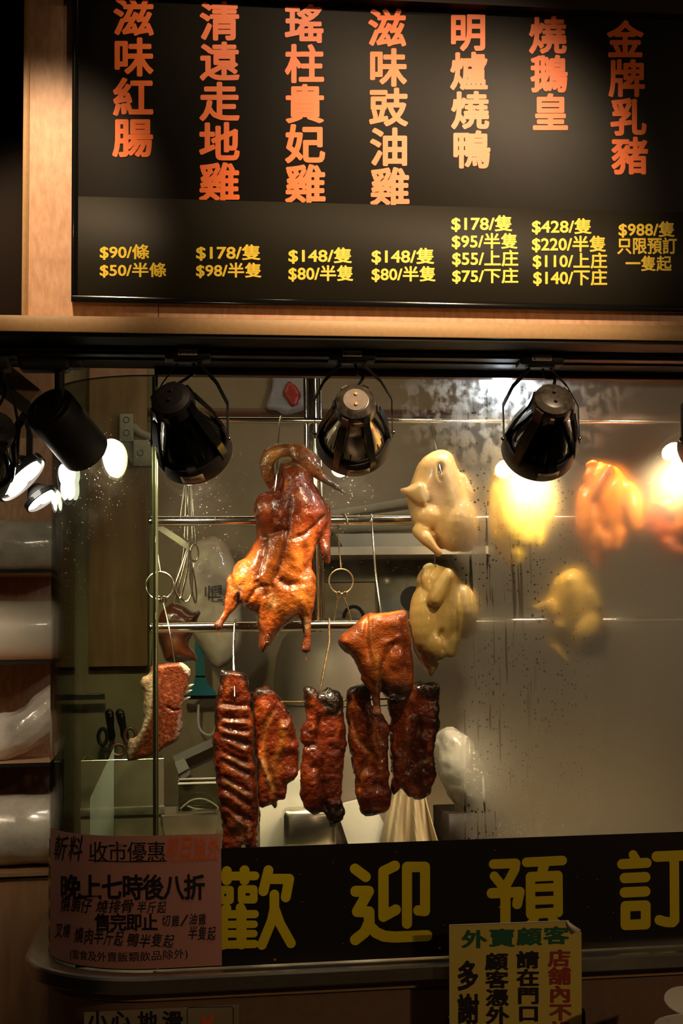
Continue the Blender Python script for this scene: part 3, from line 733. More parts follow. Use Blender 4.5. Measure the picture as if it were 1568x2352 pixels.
# plain cylinder spotlight at the left
t = thing('cylinder_spotlight', at(100, 800, YT), 'plain matt black cylinder spotlight aimed at the curved glass corner', 'spotlight')
a = at(42, 850, YT - .02); b = at(160, 792, YT - .02); zb = ZH - .031
mb = MB().box((a[0], YT - .02, at(100, 848, YT - .02)[2]), (b[0], YT + .02, zb + .006), .008); obj('adapter', mb, 'black_matte', t)
mb = MB().box((b[0] - .004, YT - .012, zb - .010), (b[0] + .020, YT + .012, zb + .004), .002); obj('track_clip', mb, 'black_matte', t)
cap = at(112, 936, -.125); end = at(190, 1030, -.035); A = nrm(end - cap); L = np.linalg.norm(end - cap) + .008; rr = .0455
mb = MB(); mb.tube([at(137, 846, YT), at(137, 890, YT), at(130, 935, YT + .03)], .0085, 14); obj('stem', mb, 'black_matte', t)
mb = MB(); mb.lathe([(0, 0), (0, rr * .6), (-.0015, rr * .62), (-.0015, rr * .66), (0, rr * .68), (0, rr * .93), (.004, rr), (L, rr), (L, rr * .93), (L - .012, rr * .9)], cap, A, 56); obj('housing', mb, 'black_matte', t)
mb = MB(); mb.lathe([(L - .010, 0), (L - .010, rr * .91)], cap, A, 40); obj('lens', mb, 'lamp_face', t)
spot('beam', cap + A * (L + .004), nrm(at(330, 1560, .5) - cap), 16, WARM, 75, .8, .03, t)

# ================================================================== HANGING MEAT
DK = (.05, .010, .004)
# roast goose
mb = MB()
body = [(640, 1078), (668, 1066), (700, 1076), (716, 1104), (733, 1128), (750, 1158), (757, 1190), (747, 1222), (729, 1246), (719, 1282), (716, 1322), (720, 1358), (721, 1392), (712, 1414), (690, 1420), (662, 1434), (645, 1450), (628, 1478), (608, 1497), (599, 1503), (594, 1480), (595, 1450), (588, 1422), (575, 1392), (560, 1366), (548, 1378), (534, 1385), (524, 1372), (533, 1340), (544, 1314), (558, 1286), (577, 1256), (588, 1230), (586, 1194), (589, 1154), (603, 1136), (622, 1128), (634, 1108)]
inflate(mb, body, .125, .115, 58, 2.1)
limb(mb, [(545, 1335, .115, 24), (538, 1372, .11, 20), (522, 1405, .108, 10), (506, 1428, .107, 7.5), (500, 1437, .107, 11)])
limb(mb, [(700, 1350, .095, 27), (701, 1395, .095, 20), (703, 1432, .098, 10), (705, 1465, .10, 9), (702, 1492, .10, 12)])
ellipsoid(mb, at(577, 1345, .105), (.035, .035, .055), .35)
ellipsoid(mb, at(683, 1352, .105), (.036, .036, .055), -.1)
ellipsoid(mb, at(622, 1180, .105), (.033, .04, .042), .2)
ellipsoid(mb, at(695, 1185, .105), (.036, .04, .045), -.2)
limb(mb, [(742, 1170, .12, 19), (748, 1205, .12, 15), (744, 1240, .118, 12), (747, 1272, .115, 12), (752, 1290, .115, 8)])
limb(mb, [(626, 1118, .125, 11), (617, 1092, .118, 15), (613, 1065, .112, 17), (621, 1044, .108, 18), (643, 1034, .105, 17), (667, 1033, .103, 17), (690, 1040, .102, 20)])
limb(mb, [(688, 1044, .100, 22), (705, 1058, .100, 25), (719, 1076, .100, 19), (736, 1094, .101, 12), (760, 1110, .103, 8.5), (792, 1134, .104, 4.5)])
limb(mb, [(660, 1098, .125, 24), (664, 1075, .12, 24)])
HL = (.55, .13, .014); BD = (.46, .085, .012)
ft = [('zone', [(520, 1330), (590, 1240), (730, 1240), (730, 1430), (690, 1450), (520, 1430)], 90, (.46, .105, .012), .7),  # lower body painted brighter orange for the light gathered on it
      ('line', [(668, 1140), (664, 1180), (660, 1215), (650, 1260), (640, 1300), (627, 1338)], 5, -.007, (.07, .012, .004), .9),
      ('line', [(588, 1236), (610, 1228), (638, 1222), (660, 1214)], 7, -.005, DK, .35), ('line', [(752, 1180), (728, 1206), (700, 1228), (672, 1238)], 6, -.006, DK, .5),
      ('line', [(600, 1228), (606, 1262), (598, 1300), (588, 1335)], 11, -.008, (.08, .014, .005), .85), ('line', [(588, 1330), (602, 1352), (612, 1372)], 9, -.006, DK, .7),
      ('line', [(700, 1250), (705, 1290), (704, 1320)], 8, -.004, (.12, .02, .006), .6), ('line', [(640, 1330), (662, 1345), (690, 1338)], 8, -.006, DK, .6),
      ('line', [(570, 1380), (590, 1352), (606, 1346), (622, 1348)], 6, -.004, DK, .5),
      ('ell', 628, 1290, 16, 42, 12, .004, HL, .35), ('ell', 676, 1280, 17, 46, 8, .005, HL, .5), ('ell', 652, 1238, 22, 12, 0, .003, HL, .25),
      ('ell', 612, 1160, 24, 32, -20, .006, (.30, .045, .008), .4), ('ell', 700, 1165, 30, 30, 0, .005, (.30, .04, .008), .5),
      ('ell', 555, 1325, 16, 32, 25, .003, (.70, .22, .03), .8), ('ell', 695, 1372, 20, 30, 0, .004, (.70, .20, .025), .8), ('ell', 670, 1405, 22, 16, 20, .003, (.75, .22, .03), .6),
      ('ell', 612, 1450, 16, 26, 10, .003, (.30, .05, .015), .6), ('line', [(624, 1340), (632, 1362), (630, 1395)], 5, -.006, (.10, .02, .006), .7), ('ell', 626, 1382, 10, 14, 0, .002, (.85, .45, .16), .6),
      ('line', [(640, 1130), (642, 1100), (638, 1080)], 7, -.006, (.12, .02, .006), .7),
      ('zone', [(594, 1010), (720, 1010), (820, 1150), (760, 1150), (715, 1100), (670, 1068), (640, 1078), (634, 1112), (594, 1100)], 14, (.16, .045, .010), .95),
      ('ell', 625, 1048, 26, 16, -40, 0, (.36, .15, .025), .8), ('line', [(662, 1018), (672, 1030), (680, 1056)], 4, -.003, (.45, .2, .05), .7), ('zone', [(745, 1095), (800, 1120), (800, 1142), (738, 1108)], 8, (.03, .012, .010), .9),
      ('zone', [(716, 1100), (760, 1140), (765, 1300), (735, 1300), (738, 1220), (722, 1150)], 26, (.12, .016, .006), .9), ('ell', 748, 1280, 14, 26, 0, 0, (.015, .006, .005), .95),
      ('ell', 500, 1432, 14, 14, 0, 0, (.12, .04, .03), .9), ('ell', 703, 1482, 13, 24, 0, 0, (.20, .055, .03), .85), ('ell', 702, 1497, 12, 8, 0, -.001, (.03, .012, .01), .95), ('ell', 702, 1434, 6, 14, 0, .001, (.80, .48, .25), .9), ('ell', 548, 1362, 6, 16, 20, -.003, (.70, .32, .20), .7)]
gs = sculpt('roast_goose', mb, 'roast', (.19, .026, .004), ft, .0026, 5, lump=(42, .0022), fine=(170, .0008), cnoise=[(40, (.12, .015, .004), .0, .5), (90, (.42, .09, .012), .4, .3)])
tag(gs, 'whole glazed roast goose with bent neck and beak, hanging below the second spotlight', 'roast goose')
mb = MB(); mb.tube(spline([at(x, y, .066) for x, y in ((614, 1458), (618, 1466), (617, 1474), (611, 1474), (609, 1466))], 4), .0010, 8, closed=True); o = obj('skewer_eye', mb, 'wire', gs); o['label'] = 'small steel pin eye'
for i, (px, py, Y) in enumerate(((503, 1452, .107), (703, 1509, .1))):
    mb = MB(); mb.tube([at(px, py - 12, Y), at(px, py - 3, Y), at(px, py + 5, Y), at(px, py + 8, Y)], [.0012, .0006, .0012, .0004], 8); obj('fat_drip', mb, 'amber', gs)

# ribs and barbecued pork strips
RD = (.22, .028, .006); BK = (.012, .006, .004)
def strip(name, label, group, pts, feats, chars, T=.036, Y=.135, w=22, seed=1, p=2.3, lump=(55, .004), parent=None):
    mb = MB(); inflate(mb, pts, Y, T, w, p, 2.0, 2.2, .09)
    f2 = list(feats) + [('zone', z, s, BK, .95) for z, s in chars]
    o = sculpt(name, mb, 'siu', RD, f2, .0022, 3, lump=lump, fine=(170, .0011), cnoise=[(45, (.13, .014, .004), .05, .45), (70, (.42, .075, .012), .35, .3)], seed=seed)
    return tag(o, label, 'roast pork', group)
ribs = [(503, 1538), (520, 1535), (552, 1538), (567, 1552), (574, 1580), (577, 1629), (582, 1686), (586, 1763), (592, 1839), (597, 1885), (592, 1916), (594, 1950), (590, 1985), (575, 2010), (565, 1960), (558, 1940), (550, 1970), (535, 2000), (515, 1985), (510, 1945), (509, 1897), (501, 1824), (492, 1763), (490, 1705), (491, 1648), (496, 1610), (504, 1571)]
f = []
for y, dy, a in ((1632, 3, 0), (1662, 4, 0), (1690, 8, 0), (1716, 10, 0), (1748, 16, 1), (1780, 18, 0), (1812, 20, 1), (1846, 20, 0), (1880, 22, 0)):
    y += rnd.uniform(-5, 5); dy += rnd.uniform(-3, 3); xo = rnd.uniform(0, 16)
    f += [('line', [(505, y - dy - 14), (540, y - 8 - dy / 3), (578, y + dy - 12)], 6, -.0035, (.10, .014, .004), .5),
          ('line', [(508 + xo, y - dy), (540, y + rnd.uniform(-3, 3)), (576 - xo * .6, y + dy)], rnd.uniform(4.5, 7.5), .003, (.40, .09, .010) if not a else (.46, .20, .02), .55)]
f += [('line', [(545, 1880), (556, 1920), (552, 1950)], 7, .002, (.55, .22, .12), .6), ('line', [(570, 1890), (572, 1930)], 5, .002, (.60, .25, .12), .5)]
MG = 'barbecued pork pieces hanging from the lowest rail'
strip('rib_rack', 'long rack of glazed pork ribs with ridged bones, leftmost of the hanging pork', MG, ribs, f, [([(490, 1530), (590, 1530), (582, 1600), (560, 1570), (540, 1548), (520, 1556), (508, 1600), (498, 1680), (488, 1680)], 16)], T=.040, seed=2)
c1 = [(581, 1583), (602, 1576), (628, 1583), (651, 1610), (669, 1640), (680, 1682), (686, 1724), (688, 1763), (678, 1786), (659, 1812), (652, 1835), (638, 1836), (632, 1858), (622, 1847), (602, 1856), (592, 1839), (590, 1763), (582, 1686), (579, 1629)]
strip('pork_strip', 'broad teardrop-shaped strip of barbecued pork beside the rib rack', MG, c1,
      [('line', [(628, 1630), (612, 1660), (604, 1700), (606, 1740), (625, 1790), (630, 1830)], 6, -.006, (.55, .20, .03), .5), ('line', [(648, 1650), (648, 1700), (630, 1760), (622, 1800)], 8, .004, (.50, .17, .02), .6), ('line', [(600, 1740), (616, 1790), (628, 1815)], 5, .004, (.62, .32, .12), .7), ('ell', 600, 1625, 16, 20, 0, .003, (.5, .09, .012), .5)],
      [([(576, 1572), (640, 1575), (675, 1635), (668, 1650), (645, 1612), (625, 1592), (590, 1600), (578, 1650)], 14)], Y=.152, seed=3)
c2 = [(692, 1583), (705, 1574), (728, 1583), (755, 1576), (781, 1590), (790, 1629), (795, 1686), (791, 1744), (789, 1793), (785, 1828), (790, 1862), (783, 1888), (762, 1902), (748, 1885), (739, 1868), (716, 1872), (697, 1858), (687, 1820), (690, 1763), (692, 1717), (690, 1679), (700, 1648), (697, 1617)]
strip('pork_strip', 'barbecued pork strip with charred black bottom corner, in the middle of the row', MG, c2,
      [('line', [(735, 1640), (728, 1680), (722, 1710), (700, 1716)], 6, -.007, (.06, .01, .004), .8), ('line', [(742, 1735), (738, 1780), (745, 1840), (752, 1880)], 6, -.007, (.08, .012, .004), .7), ('ell', 762, 1700, 20, 50, 0, .006, (.34, .045, .02), .6), ('ell', 712, 1800, 18, 40, 0, .006, (.45, .06, .012), .6), ('ell', 765, 1795, 17, 30, 0, .004, (.36, .07, .04), .7), ('ell', 722, 1620, 8, 20, 0, .004, (.5, .08, .015), .8)],
      [([(688, 1570), (790, 1570), (795, 1640), (760, 1648), (738, 1622), (716, 1600), (706, 1630), (690, 1620)], 14), ([(735, 1852), (795, 1838), (795, 1910), (740, 1910)], 16), ([(692, 1854), (740, 1862), (740, 1880), (692, 1872)], 8)], seed=4)
c3 = [(793, 1594), (804, 1579), (835, 1568), (850, 1582), (860, 1629), (885, 1644), (896, 1682), (891, 1724), (892, 1786), (898, 1832), (889, 1862), (866, 1872), (835, 1874), (824, 1855), (814, 1809), (806, 1755), (799, 1705), (793, 1648)]
strip('pork_strip', 'smooth barbecued pork strip hanging behind the roast leg joint bone', MG, c3,
      [('line', [(808, 1610), (806, 1660), (822, 1700), (852, 1730), (838, 1765), (822, 1800), (826, 1850)], 7, -.006, (.50, .15, .02), .5), ('line', [(858, 1660), (858, 1700), (868, 1740)], 6, .004, (.55, .16, .02), .5), ('ell', 850, 1690, 24, 40, 0, .004, None, 0), ('ell', 850, 1830, 26, 26, 0, .006, (.36, .05, .012), .6), ('line', [(810, 1600), (808, 1630)], 5, .004, (.6, .14, .02), .6)],
      [([(790, 1562), (850, 1560), (860, 1600), (835, 1590), (806, 1596), (794, 1620)], 12), ([(818, 1862), (895, 1860), (895, 1880), (820, 1880)], 6)], seed=5)
c4 = [(890, 1612), (915, 1590), (954, 1564), (996, 1568), (1011, 1579), (1009, 1625), (1011, 1667), (997, 1709), (1001, 1755), (1000, 1793), (984, 1825), (961, 1838), (938, 1830), (924, 1812), (913, 1816), (902, 1833), (896, 1801), (898, 1763), (894, 1705), (893, 1648)]
strip('pork_strip', 'barbecued pork strip with charred right edge and rounded foot, rightmost of the row', MG, c4,
      [('line', [(958, 1640), (962, 1680), (945, 1730), (930, 1790)], 7, -.005, (.10, .014, .004), .6), ('ell', 968, 1795, 22, 26, -20, -.003, (.36, .06, .02), .6), ('line', [(935, 1790), (955, 1762), (985, 1750)], 5, .004, (.42, .07, .014), .6), ('line', [(930, 1670), (936, 1720), (930, 1760)], 8, .002, (.42, .10, .015), .5)],
      [([(938, 1550), (1020, 1560), (1018, 1620), (985, 1606), (960, 1592)], 12), ([(1000, 1610), (1020, 1610), (1010, 1760), (996, 1760), (994, 1700)], 8), ([(892, 1800), (910, 1812), (945, 1834), (900, 1845)], 8)], seed=6)
# roast leg joint in front
hf = [(843, 1407), (881, 1408), (927, 1401), (936, 1418), (944, 1476), (952, 1541), (950, 1583), (936, 1606), (915, 1612), (900, 1604), (885, 1604), (868, 1585), (845, 1575), (827, 1552), (808, 1510), (793, 1499), (774, 1476), (785, 1457), (816, 1430)]
mb = MB(); inflate(mb, hf, .095, .070, 30, 2.2)
limb(mb, [(850, 1555, .085, 22), (860, 1590, .083, 13), (865, 1620, .083, 9), (865, 1640, .083, 12)])
ellipsoid(mb, at(905, 1510, .088), (.036, .034, .05), 0.1)
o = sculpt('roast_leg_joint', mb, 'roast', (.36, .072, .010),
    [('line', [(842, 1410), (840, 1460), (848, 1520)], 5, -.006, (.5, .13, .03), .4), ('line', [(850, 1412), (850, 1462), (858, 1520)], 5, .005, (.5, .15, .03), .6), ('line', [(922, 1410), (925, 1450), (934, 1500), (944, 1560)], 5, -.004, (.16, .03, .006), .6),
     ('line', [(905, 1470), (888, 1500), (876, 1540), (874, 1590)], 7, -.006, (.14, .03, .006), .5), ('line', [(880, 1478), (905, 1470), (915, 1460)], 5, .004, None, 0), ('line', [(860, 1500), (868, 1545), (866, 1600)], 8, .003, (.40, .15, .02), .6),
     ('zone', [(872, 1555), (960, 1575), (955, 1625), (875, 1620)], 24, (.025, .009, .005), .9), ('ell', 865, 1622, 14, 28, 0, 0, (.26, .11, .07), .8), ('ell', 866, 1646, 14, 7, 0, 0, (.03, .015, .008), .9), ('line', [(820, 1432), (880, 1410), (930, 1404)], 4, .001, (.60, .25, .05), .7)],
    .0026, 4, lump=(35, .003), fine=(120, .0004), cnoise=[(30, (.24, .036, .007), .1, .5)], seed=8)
tag(o, 'shiny brown roast goose leg quarter with flat cut top and bare leg bone pointing down', 'roast goose')

# roast pork belly
bl = [(347, 1528), (380, 1523), (418, 1520), (436, 1532), (440, 1548), (432, 1580), (424, 1606), (419, 1640), (415, 1692), (382, 1716), (356, 1735), (325, 1745), (294, 1750), (288, 1732), (293, 1697), (311, 1690), (326, 1658), (331, 1598), (324, 1575), (327, 1557), (343, 1548)]
mb = MB(); inflate(mb, bl, .13, .050, 12, 2.6, rough=1.2, rs=.12)
SK = (.24, .042, .012); PL = (.72, .42, .30)
o = sculpt('roast_pork_belly', mb, 'belly', SK,
    [('zone', [(318, 1540), (350, 1540), (347, 1600), (344, 1640), (325, 1690), (300, 1730), (296, 1760), (280, 1760), (280, 1690), (310, 1670), (322, 1620)], 6, PL, .95),
     ('line', [(349, 1545), (346, 1600), (341, 1650), (318, 1700), (298, 1735)], 5, .003, (.86, .62, .46), .9), ('line', [(330, 1640), (322, 1675), (300, 1712)], 4, -.003, (.62, .30, .24), .7),
     ('zone', [(410, 1516), (446, 1516), (446, 1560), (434, 1552)], 5, (.85, .72, .58), .95),
     ('zone', [(432, 1560), (446, 1560), (420, 1700), (400, 1700), (412, 1640), (420, 1600)], 6, (.42, .24, .20), .9), ('line', [(378, 1622), (400, 1632), (416, 1630)], 3, -.003, (.12, .02, .008), .6)],
    .0022, 2, lump=(22, .002), fine=(330, .0008), cnoise=[(260, (.40, .10, .03), .2, .3)], seed=9)
tag(o, 'slab of roast pork belly with pitted red crackling and pale cut side', 'roast pork')
for i, (x, y) in enumerate(((438, 1575), (434, 1588), (430, 1604))):
    mb = MB(); mb.tube([at(x - 12, y + 5, .13), at(x, y, .128), at(x + 7, y - 3, .127)], [.004, .003, .0012], 10); obj('rib_bone', mb, 'foam', o)

# white poached chickens
CH = (.74, .46, .18)
def chicken_a():
    mb = MB(); inflate(mb, [(1009, 1031), (990, 1037), (973, 1050), (959, 1068), (950, 1090), (942, 1112), (932, 1140), (938, 1168), (948, 1205), (966, 1236), (985, 1255), (1008, 1262), (1040, 1266), (1078, 1270), (1090, 1240), (1094, 1200), (1086, 1168), (1076, 1142), (1064, 1104), (1048, 1070), (1038, 1046), (1026, 1035)], .120, .11, 60, 2.0)
    inflate(mb, [(916, 1122), (930, 1118), (946, 1110), (966, 1104), (980, 1126), (980, 1154), (972, 1164), (955, 1160), (935, 1146), (921, 1134)], .072, .045, 18, 2.)
    limb(mb, [(962, 1218, .088, 18), (980, 1238, .070, 18), (997, 1258, .066, 12), (1008, 1271, .066, 10)]); limb(mb, [(1058, 1098, .10, 15), (1078, 1135, .095, 11)])
    ellipsoid(mb, at(1048, 1205, .092), (.040, .036, .056), -.25); ellipsoid(mb, at(985, 1185, .095), (.034, .034, .034), 0)
    return sculpt('poached_chicken', mb, 'chicken', CH, [('ell', 1011, 1075, 7, 10, 0, -.010, (.16, .10, .06), .85), ('line', [(1004, 1082), (1008, 1095), (1015, 1104)], 3, -.003, (.45, .25, .12), .7), ('ell', 1006, 1125, 22, 40, 10, -.004, (.74, .42, .24), .6), ('line', [(992, 1214), (1002, 1236), (1012, 1256)], 5, -.004, (.6, .34, .14), .6), ('ell', 1008, 1272, 12, 10, 0, 0, (.70, .30, .14), .8), ('ell', 985, 1060, 28, 20, -30, .003, (.72, .45, .20), .5)], .0028, 8, lump=(24, .0015), fine=(160, .0002), seed=11)
ka = tag(chicken_a(), 'pale poached chicken hanging by its neck at the edge of the mist, upper of two', 'chicken')
mb = MB(); inflate(mb, [(1000, 1296), (980, 1300), (962, 1314), (955, 1334), (956, 1350), (948, 1366), (943, 1390), (940, 1416), (942, 1454), (947, 1488), (962, 1520), (978, 1542), (988, 1556), (997, 1540), (1007, 1515), (1018, 1500), (1038, 1492), (1056, 1474), (1088, 1456), (1092, 1420), (1080, 1372), (1056, 1334), (1038, 1308), (1020, 1300)], .120, .11, 56, 2.0)
inflate(mb, [(1015, 1312), (1026, 1303), (1038, 1310), (1042, 1330), (1032, 1354), (1020, 1378), (1006, 1393), (990, 1395), (979, 1384), (981, 1368), (990, 1348), (1002, 1330)], .066, .05, 18, 2.); limb(mb, [(985, 1305, .09, 13), (978, 1330, .084, 12), (982, 1352, .082, 10)])
limb(mb, [(1038, 1440, .09, 22), (1038, 1475, .078, 16), (1034, 1502, .076, 11)]); ellipsoid(mb, at(998, 1480, .086), (.026, .03, .034), .2); ellipsoid(mb, at(1062, 1405, .095), (.03, .035, .055), 0); limb(mb, [(985, 1520, .10, 16), (994, 1528, .095, 14), (989, 1552, .10, 5)])
ellipsoid(mb, at(972, 1430, .098), (.028, .04, .07), .05)
kb = sculpt('poached_chicken', mb, 'chicken', (.76, .50, .16), [('ell', 1012, 1455, 6, 9, 0, -.006, (.35, .2, .05), .8), ('line', [(1016, 1445), (1019, 1470), (1018, 1500)], 4, -.005, (.5, .3, .08), .6), ('line', [(962, 1312), (985, 1298), (1008, 1300)], 4, .004, (.75, .72, .42), .8), ('ell', 962, 1338, 10, 18, 0, .003, (.66, .50, .20), .7)], .0028, 8, lump=(24, .0015), fine=(160, .0002), seed=12)
tag(kb, 'pale poached chicken with folded wing hanging below the other at the edge of the mist', 'chicken')
def dupe(src, name, label, cat, group, dpx, Y=.15, scale=1., mat=None, rz=0., recol=None):
    o = src.copy(); o.name = name; COL.objects.link(o)
    if mat or recol:
        o.data = src.data.copy(); o.data.name = name
        if mat: o.data.materials[0] = MT[mat]
        if recol:
            a = o.data.color_attributes['Col']; n = len(a.data); c = np.zeros(n * 4); a.data.foreach_get('color', c); c = c.reshape(-1, 4)
            lum = c[:, :3].sum(1) / 1.65; c[:, :3] = np.clip(lum[:, None] * np.array(recol), 0, 1); a.data.foreach_set('color', c.ravel())
    # dpx = frame position of the bottom centre
    q = at(dpx[0], dpx[1], Y); o.location = (q[0], Y, q[2]); o.scale = (scale * (-1 if rz else 1) if False else scale, scale, scale); o.rotation_euler = (0, 0, rz); WL[o] = Vector(o.location)
    for k_ in list(o.keys()):
        if k_ in ('group',): del o[k_]
    return tag(o, label, cat, group)
dupe(kb, 'poached_chicken', 'blurred bright yellow chicken behind misted glass under the third spotlight', 'chicken', None, (1204, 1300), .110, .98, 'chicken', recol=(.95, .62, .07), rz=.5)
dupe(ka, 'poached_chicken', 'blurred dull yellow chicken low behind the misted glass on the lower rail', 'chicken', None, (1312, 1525), .115, .88, 'chicken', recol=(.85, .52, .08), rz=-.4)
dupe(kb, 'soy_chicken', 'blurred orange soy chicken behind misted glass, left of two', 'chicken', None, (1402, 1310), .108, 1.0, 'soy', recol=(.90, .25, .02), rz=-.3)
dupe(ka, 'soy_chicken', 'blurred orange soy chicken behind misted glass, cut by the right edge of the photo', 'chicken', None, (1556, 1308), .112, .98, 'soy', recol=(.90, .20, .02), rz=.2)
mb = MB(); inflate(mb, [(385, 1386), (400, 1380), (425, 1388), (440, 1402), (462, 1404), (456, 1424), (450, 1450), (436, 1478), (450, 1500), (458, 1524), (440, 1520), (418, 1524), (395, 1524), (376, 1518), (372, 1495), (362, 1468), (360, 1430), (368, 1402)], .42, .10, 34, 2.)
so = sculpt('soy_chicken', mb, 'soy', (.055, .012, .005), [('ell', 395, 1480, 18, 16, 0, .004, (.12, .04, .01), .7), ('line', [(372, 1450), (400, 1440), (440, 1450)], 6, -.006, (.04, .01, .005), .6), ('line', [(440, 1404), (452, 1412), (462, 1408)], 5, -.002, (.03, .01, .01), .6)], .0035, 4, lump=(24, .004), seed=14)
tag(so, 'dark brown soy chicken hanging behind the left rails in front of the plastic bag', 'chicken')
mb = MB(); mb.tube([at(398, 1390, .42), at(412, 1330, .42), at(424, 1250, .42), at(425, 1210, .42)], .0015, 8); obj('hook', mb, 'wire', so)

# ---- hooks
def wire(name, label, pts, r, mat, group=None, seg=8, closed=False):
    mb = MB(); mb.tube([np.array(p) for p in pts], r, seg, closed); return tag(obj(name, mb, mat), label, 'hook', group)
def over(px, Z, r, Y=YR, rr=.0018, foot=None, front=.0):      # hook loop over a rail of radius r: from the back over the top and down in front
    x = xat(px, 1300, Y); pts = []
    for a in np.linspace(200, -10, 12): pts.append((x, Y + (r + rr) * -math.cos(math.radians(180 - a)) * -1, Z + (r + rr) * math.sin(math.radians(a)) if True else 0))
    return pts
def hook_over(px, Z, r, tail, rw=.0018, mat='wire', name='meat_hook', label='', Y=YR):
    x = xat(px, 1300, Y); R_ = r + rw + .0003
    pts = [(x + .004, Y + R_ + .001, Z - .010)] + [(x + .004 * (a / 180.), Y + R_ * math.cos(math.radians(180 - a)), Z + R_ * math.sin(math.radians(a))) for a in np.linspace(180, 0, 9)]
    pts = [(p[0], p[1], p[2]) for p in pts]
    pts[1:] = [(x + .004 * (a / 180.), Y - R_ * math.cos(math.radians(a)), Z + R_ * math.sin(math.radians(a))) for a in np.linspace(180, 0, 9)]
    pts += [tuple(at(*t_)) for t_ in tail]
    return wire(name, label, pts, rw, mat)
hook_over(537, Z3, .0105, [(537, 1475, .172), (537, 1540, .13), (538, 1600, .108), (538, 1612, .112)], .0019, label='straight steel hook holding the long rib rack')
hook_over(752, Z3, .0105, [(756, 1475, .18), (745, 1530, .15), (735, 1584, .138)], .0021, 'wire_old', label='rusty hook rod slanting down to the middle pork strip')
hook_over(853, Z2, .0105, [(853, 1200, .176), (862, 1310, .13), (874, 1400, .10), (876, 1425, .095)], .0021, label='long steel hook from the middle rail to the roast leg quarter')
wire('pork_skewer', 'thin horizontal skewer through the barbecued pork strips', [at(640, 1612, .150), at(690, 1612, .140), at(960, 1603, .135)], .0018, 'skewer')
wire('meat_hook', 'long thin steel hook holding the roast goose by its neck', [(xat(645, 950, YR) , YR + .007, Z1 - .004), (xat(645, 950, YR), YR + .004, Z1 + .006), (xat(644, 950, YR), YR - .004, Z1 + .007), at(641, 975, .175), at(638, 1015, .14), at(637, 1060, .095), at(634, 1100, .082), at(631, 1128, .084)], .0016, 'wire')
wire('meat_hook', 'thin wire hook holding the upper poached chicken', [at(986, 960, YR), at(990, 985, .19), at(1001, 1030, .12), at(1008, 1068, .072), at(1014, 1090, .068), at(1019, 1086, .074)], .0014, 'wire')
wire('meat_hook', 'short steel hook between the two poached chickens', [at(1001, 1255, .12), at(998, 1280, .115), at(998, 1308, .10)], .0014, 'wire')
def ring_hook(label, cx, cy, rpx, Y, top, mat, legs, topover=None):
    t = thing('ring_hook', at(cx, cy, Y), label, 'hook', 'ring hooks on the middle rail'); c = at(cx, cy, Y); r = rpx * pxm(Y)
    mb = MB(); mb.tube([c + (r * math.cos(a), 0, r * math.sin(a)) for a in np.linspace(0, 2 * math.pi, 33)[:-1]], .0017, 8, True); obj('ring', mb, mat, t)
    mb = MB(); mb.tube([np.array(p) for p in top], .0017, 8); obj('shank', mb, mat, t)
    for pts in legs:
        a0 = at(pts[0][0], pts[0][1], Y); mb = MB(); lp = [a0 + (.004 * math.cos(a), -.003 * math.sin(a), .007 * math.sin(a) - .003) for a in np.linspace(-1.2, 4.3, 10)]
        mb.tube(lp + [at(*p) for p in pts[1:]], .0017, 8); obj('leg_hook', mb, mat, t)
    return t
x = xat(790, 1190, YR)
ring_hook('ring hook with two leg hooks hanging empty right of the goose', 783, 1335, 28, .185,
          [(x + .006, YR - .0125, Z2 - .010), (x + .004, YR - .0125, Z2 + .002), (x, YR - .006, Z2 + .0130), (x - .004, YR + .006, Z2 + .0130), (x - .006, YR + .013, Z2), at(775, 1215, YR + .010), at(779, 1260, .195), at(783, 1307, .186)], 'wire_old',
          [[(777, 1364), (774, 1385, .19), (767, 1424, .20)], [(792, 1364), (797, 1390, .19), (806, 1424, .20)]])
x = xat(352, 1190, YR)
ring_hook('ring hook with two leg hooks holding the pork belly', 367, 1345, 31, .165,
          [(x, YR + .0130, Z2 - .004), (x, YR + .004, Z2 + .0135), (x, YR - .010, Z2 + .010), at(355, 1215, .182), at(361, 1270, .17), at(368, 1314, .165)], 'wire',
          [[(364, 1374), (358, 1410, .15), (352, 1470, .135), (348, 1545, .13)], [(377, 1374), (384, 1420, .15), (392, 1470, .135), (402, 1530, .13)]])

# ================================================================== LEFT: CUPBOARD SHELVES AND WRAPPED ROLLS
SHX = -.250
def on(px0, px1, ytop, zb, Y, depth, bev=0., mb=None):
    a = at(px0, ytop, Y); b = at(px1, ytop, Y); mb = mb or MB(); return mb.box((a[0], Y, zb), (b[0], Y + depth, a[2]), bev)
sh = thing('wall_shelf_unit', (-.7, .68, 0), 'open maple shelf unit with black-edged shelves left of the glass case', 'shelf')
SZ = []
for y in (1312, 1522, 1757, 2008):
    z = zat(50, y, .56); SZ.append(z)
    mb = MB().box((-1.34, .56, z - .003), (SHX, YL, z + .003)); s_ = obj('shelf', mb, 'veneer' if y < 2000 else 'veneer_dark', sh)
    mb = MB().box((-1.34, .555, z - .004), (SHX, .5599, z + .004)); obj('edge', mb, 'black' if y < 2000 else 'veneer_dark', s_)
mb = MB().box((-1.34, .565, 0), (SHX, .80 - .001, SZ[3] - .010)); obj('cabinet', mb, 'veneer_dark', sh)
mb = MB().box((-1.34, YL - .012, SZ[3]), (SHX, YL - .001, 2.06)); obj('back_panel', mb, 'veneer', sh)
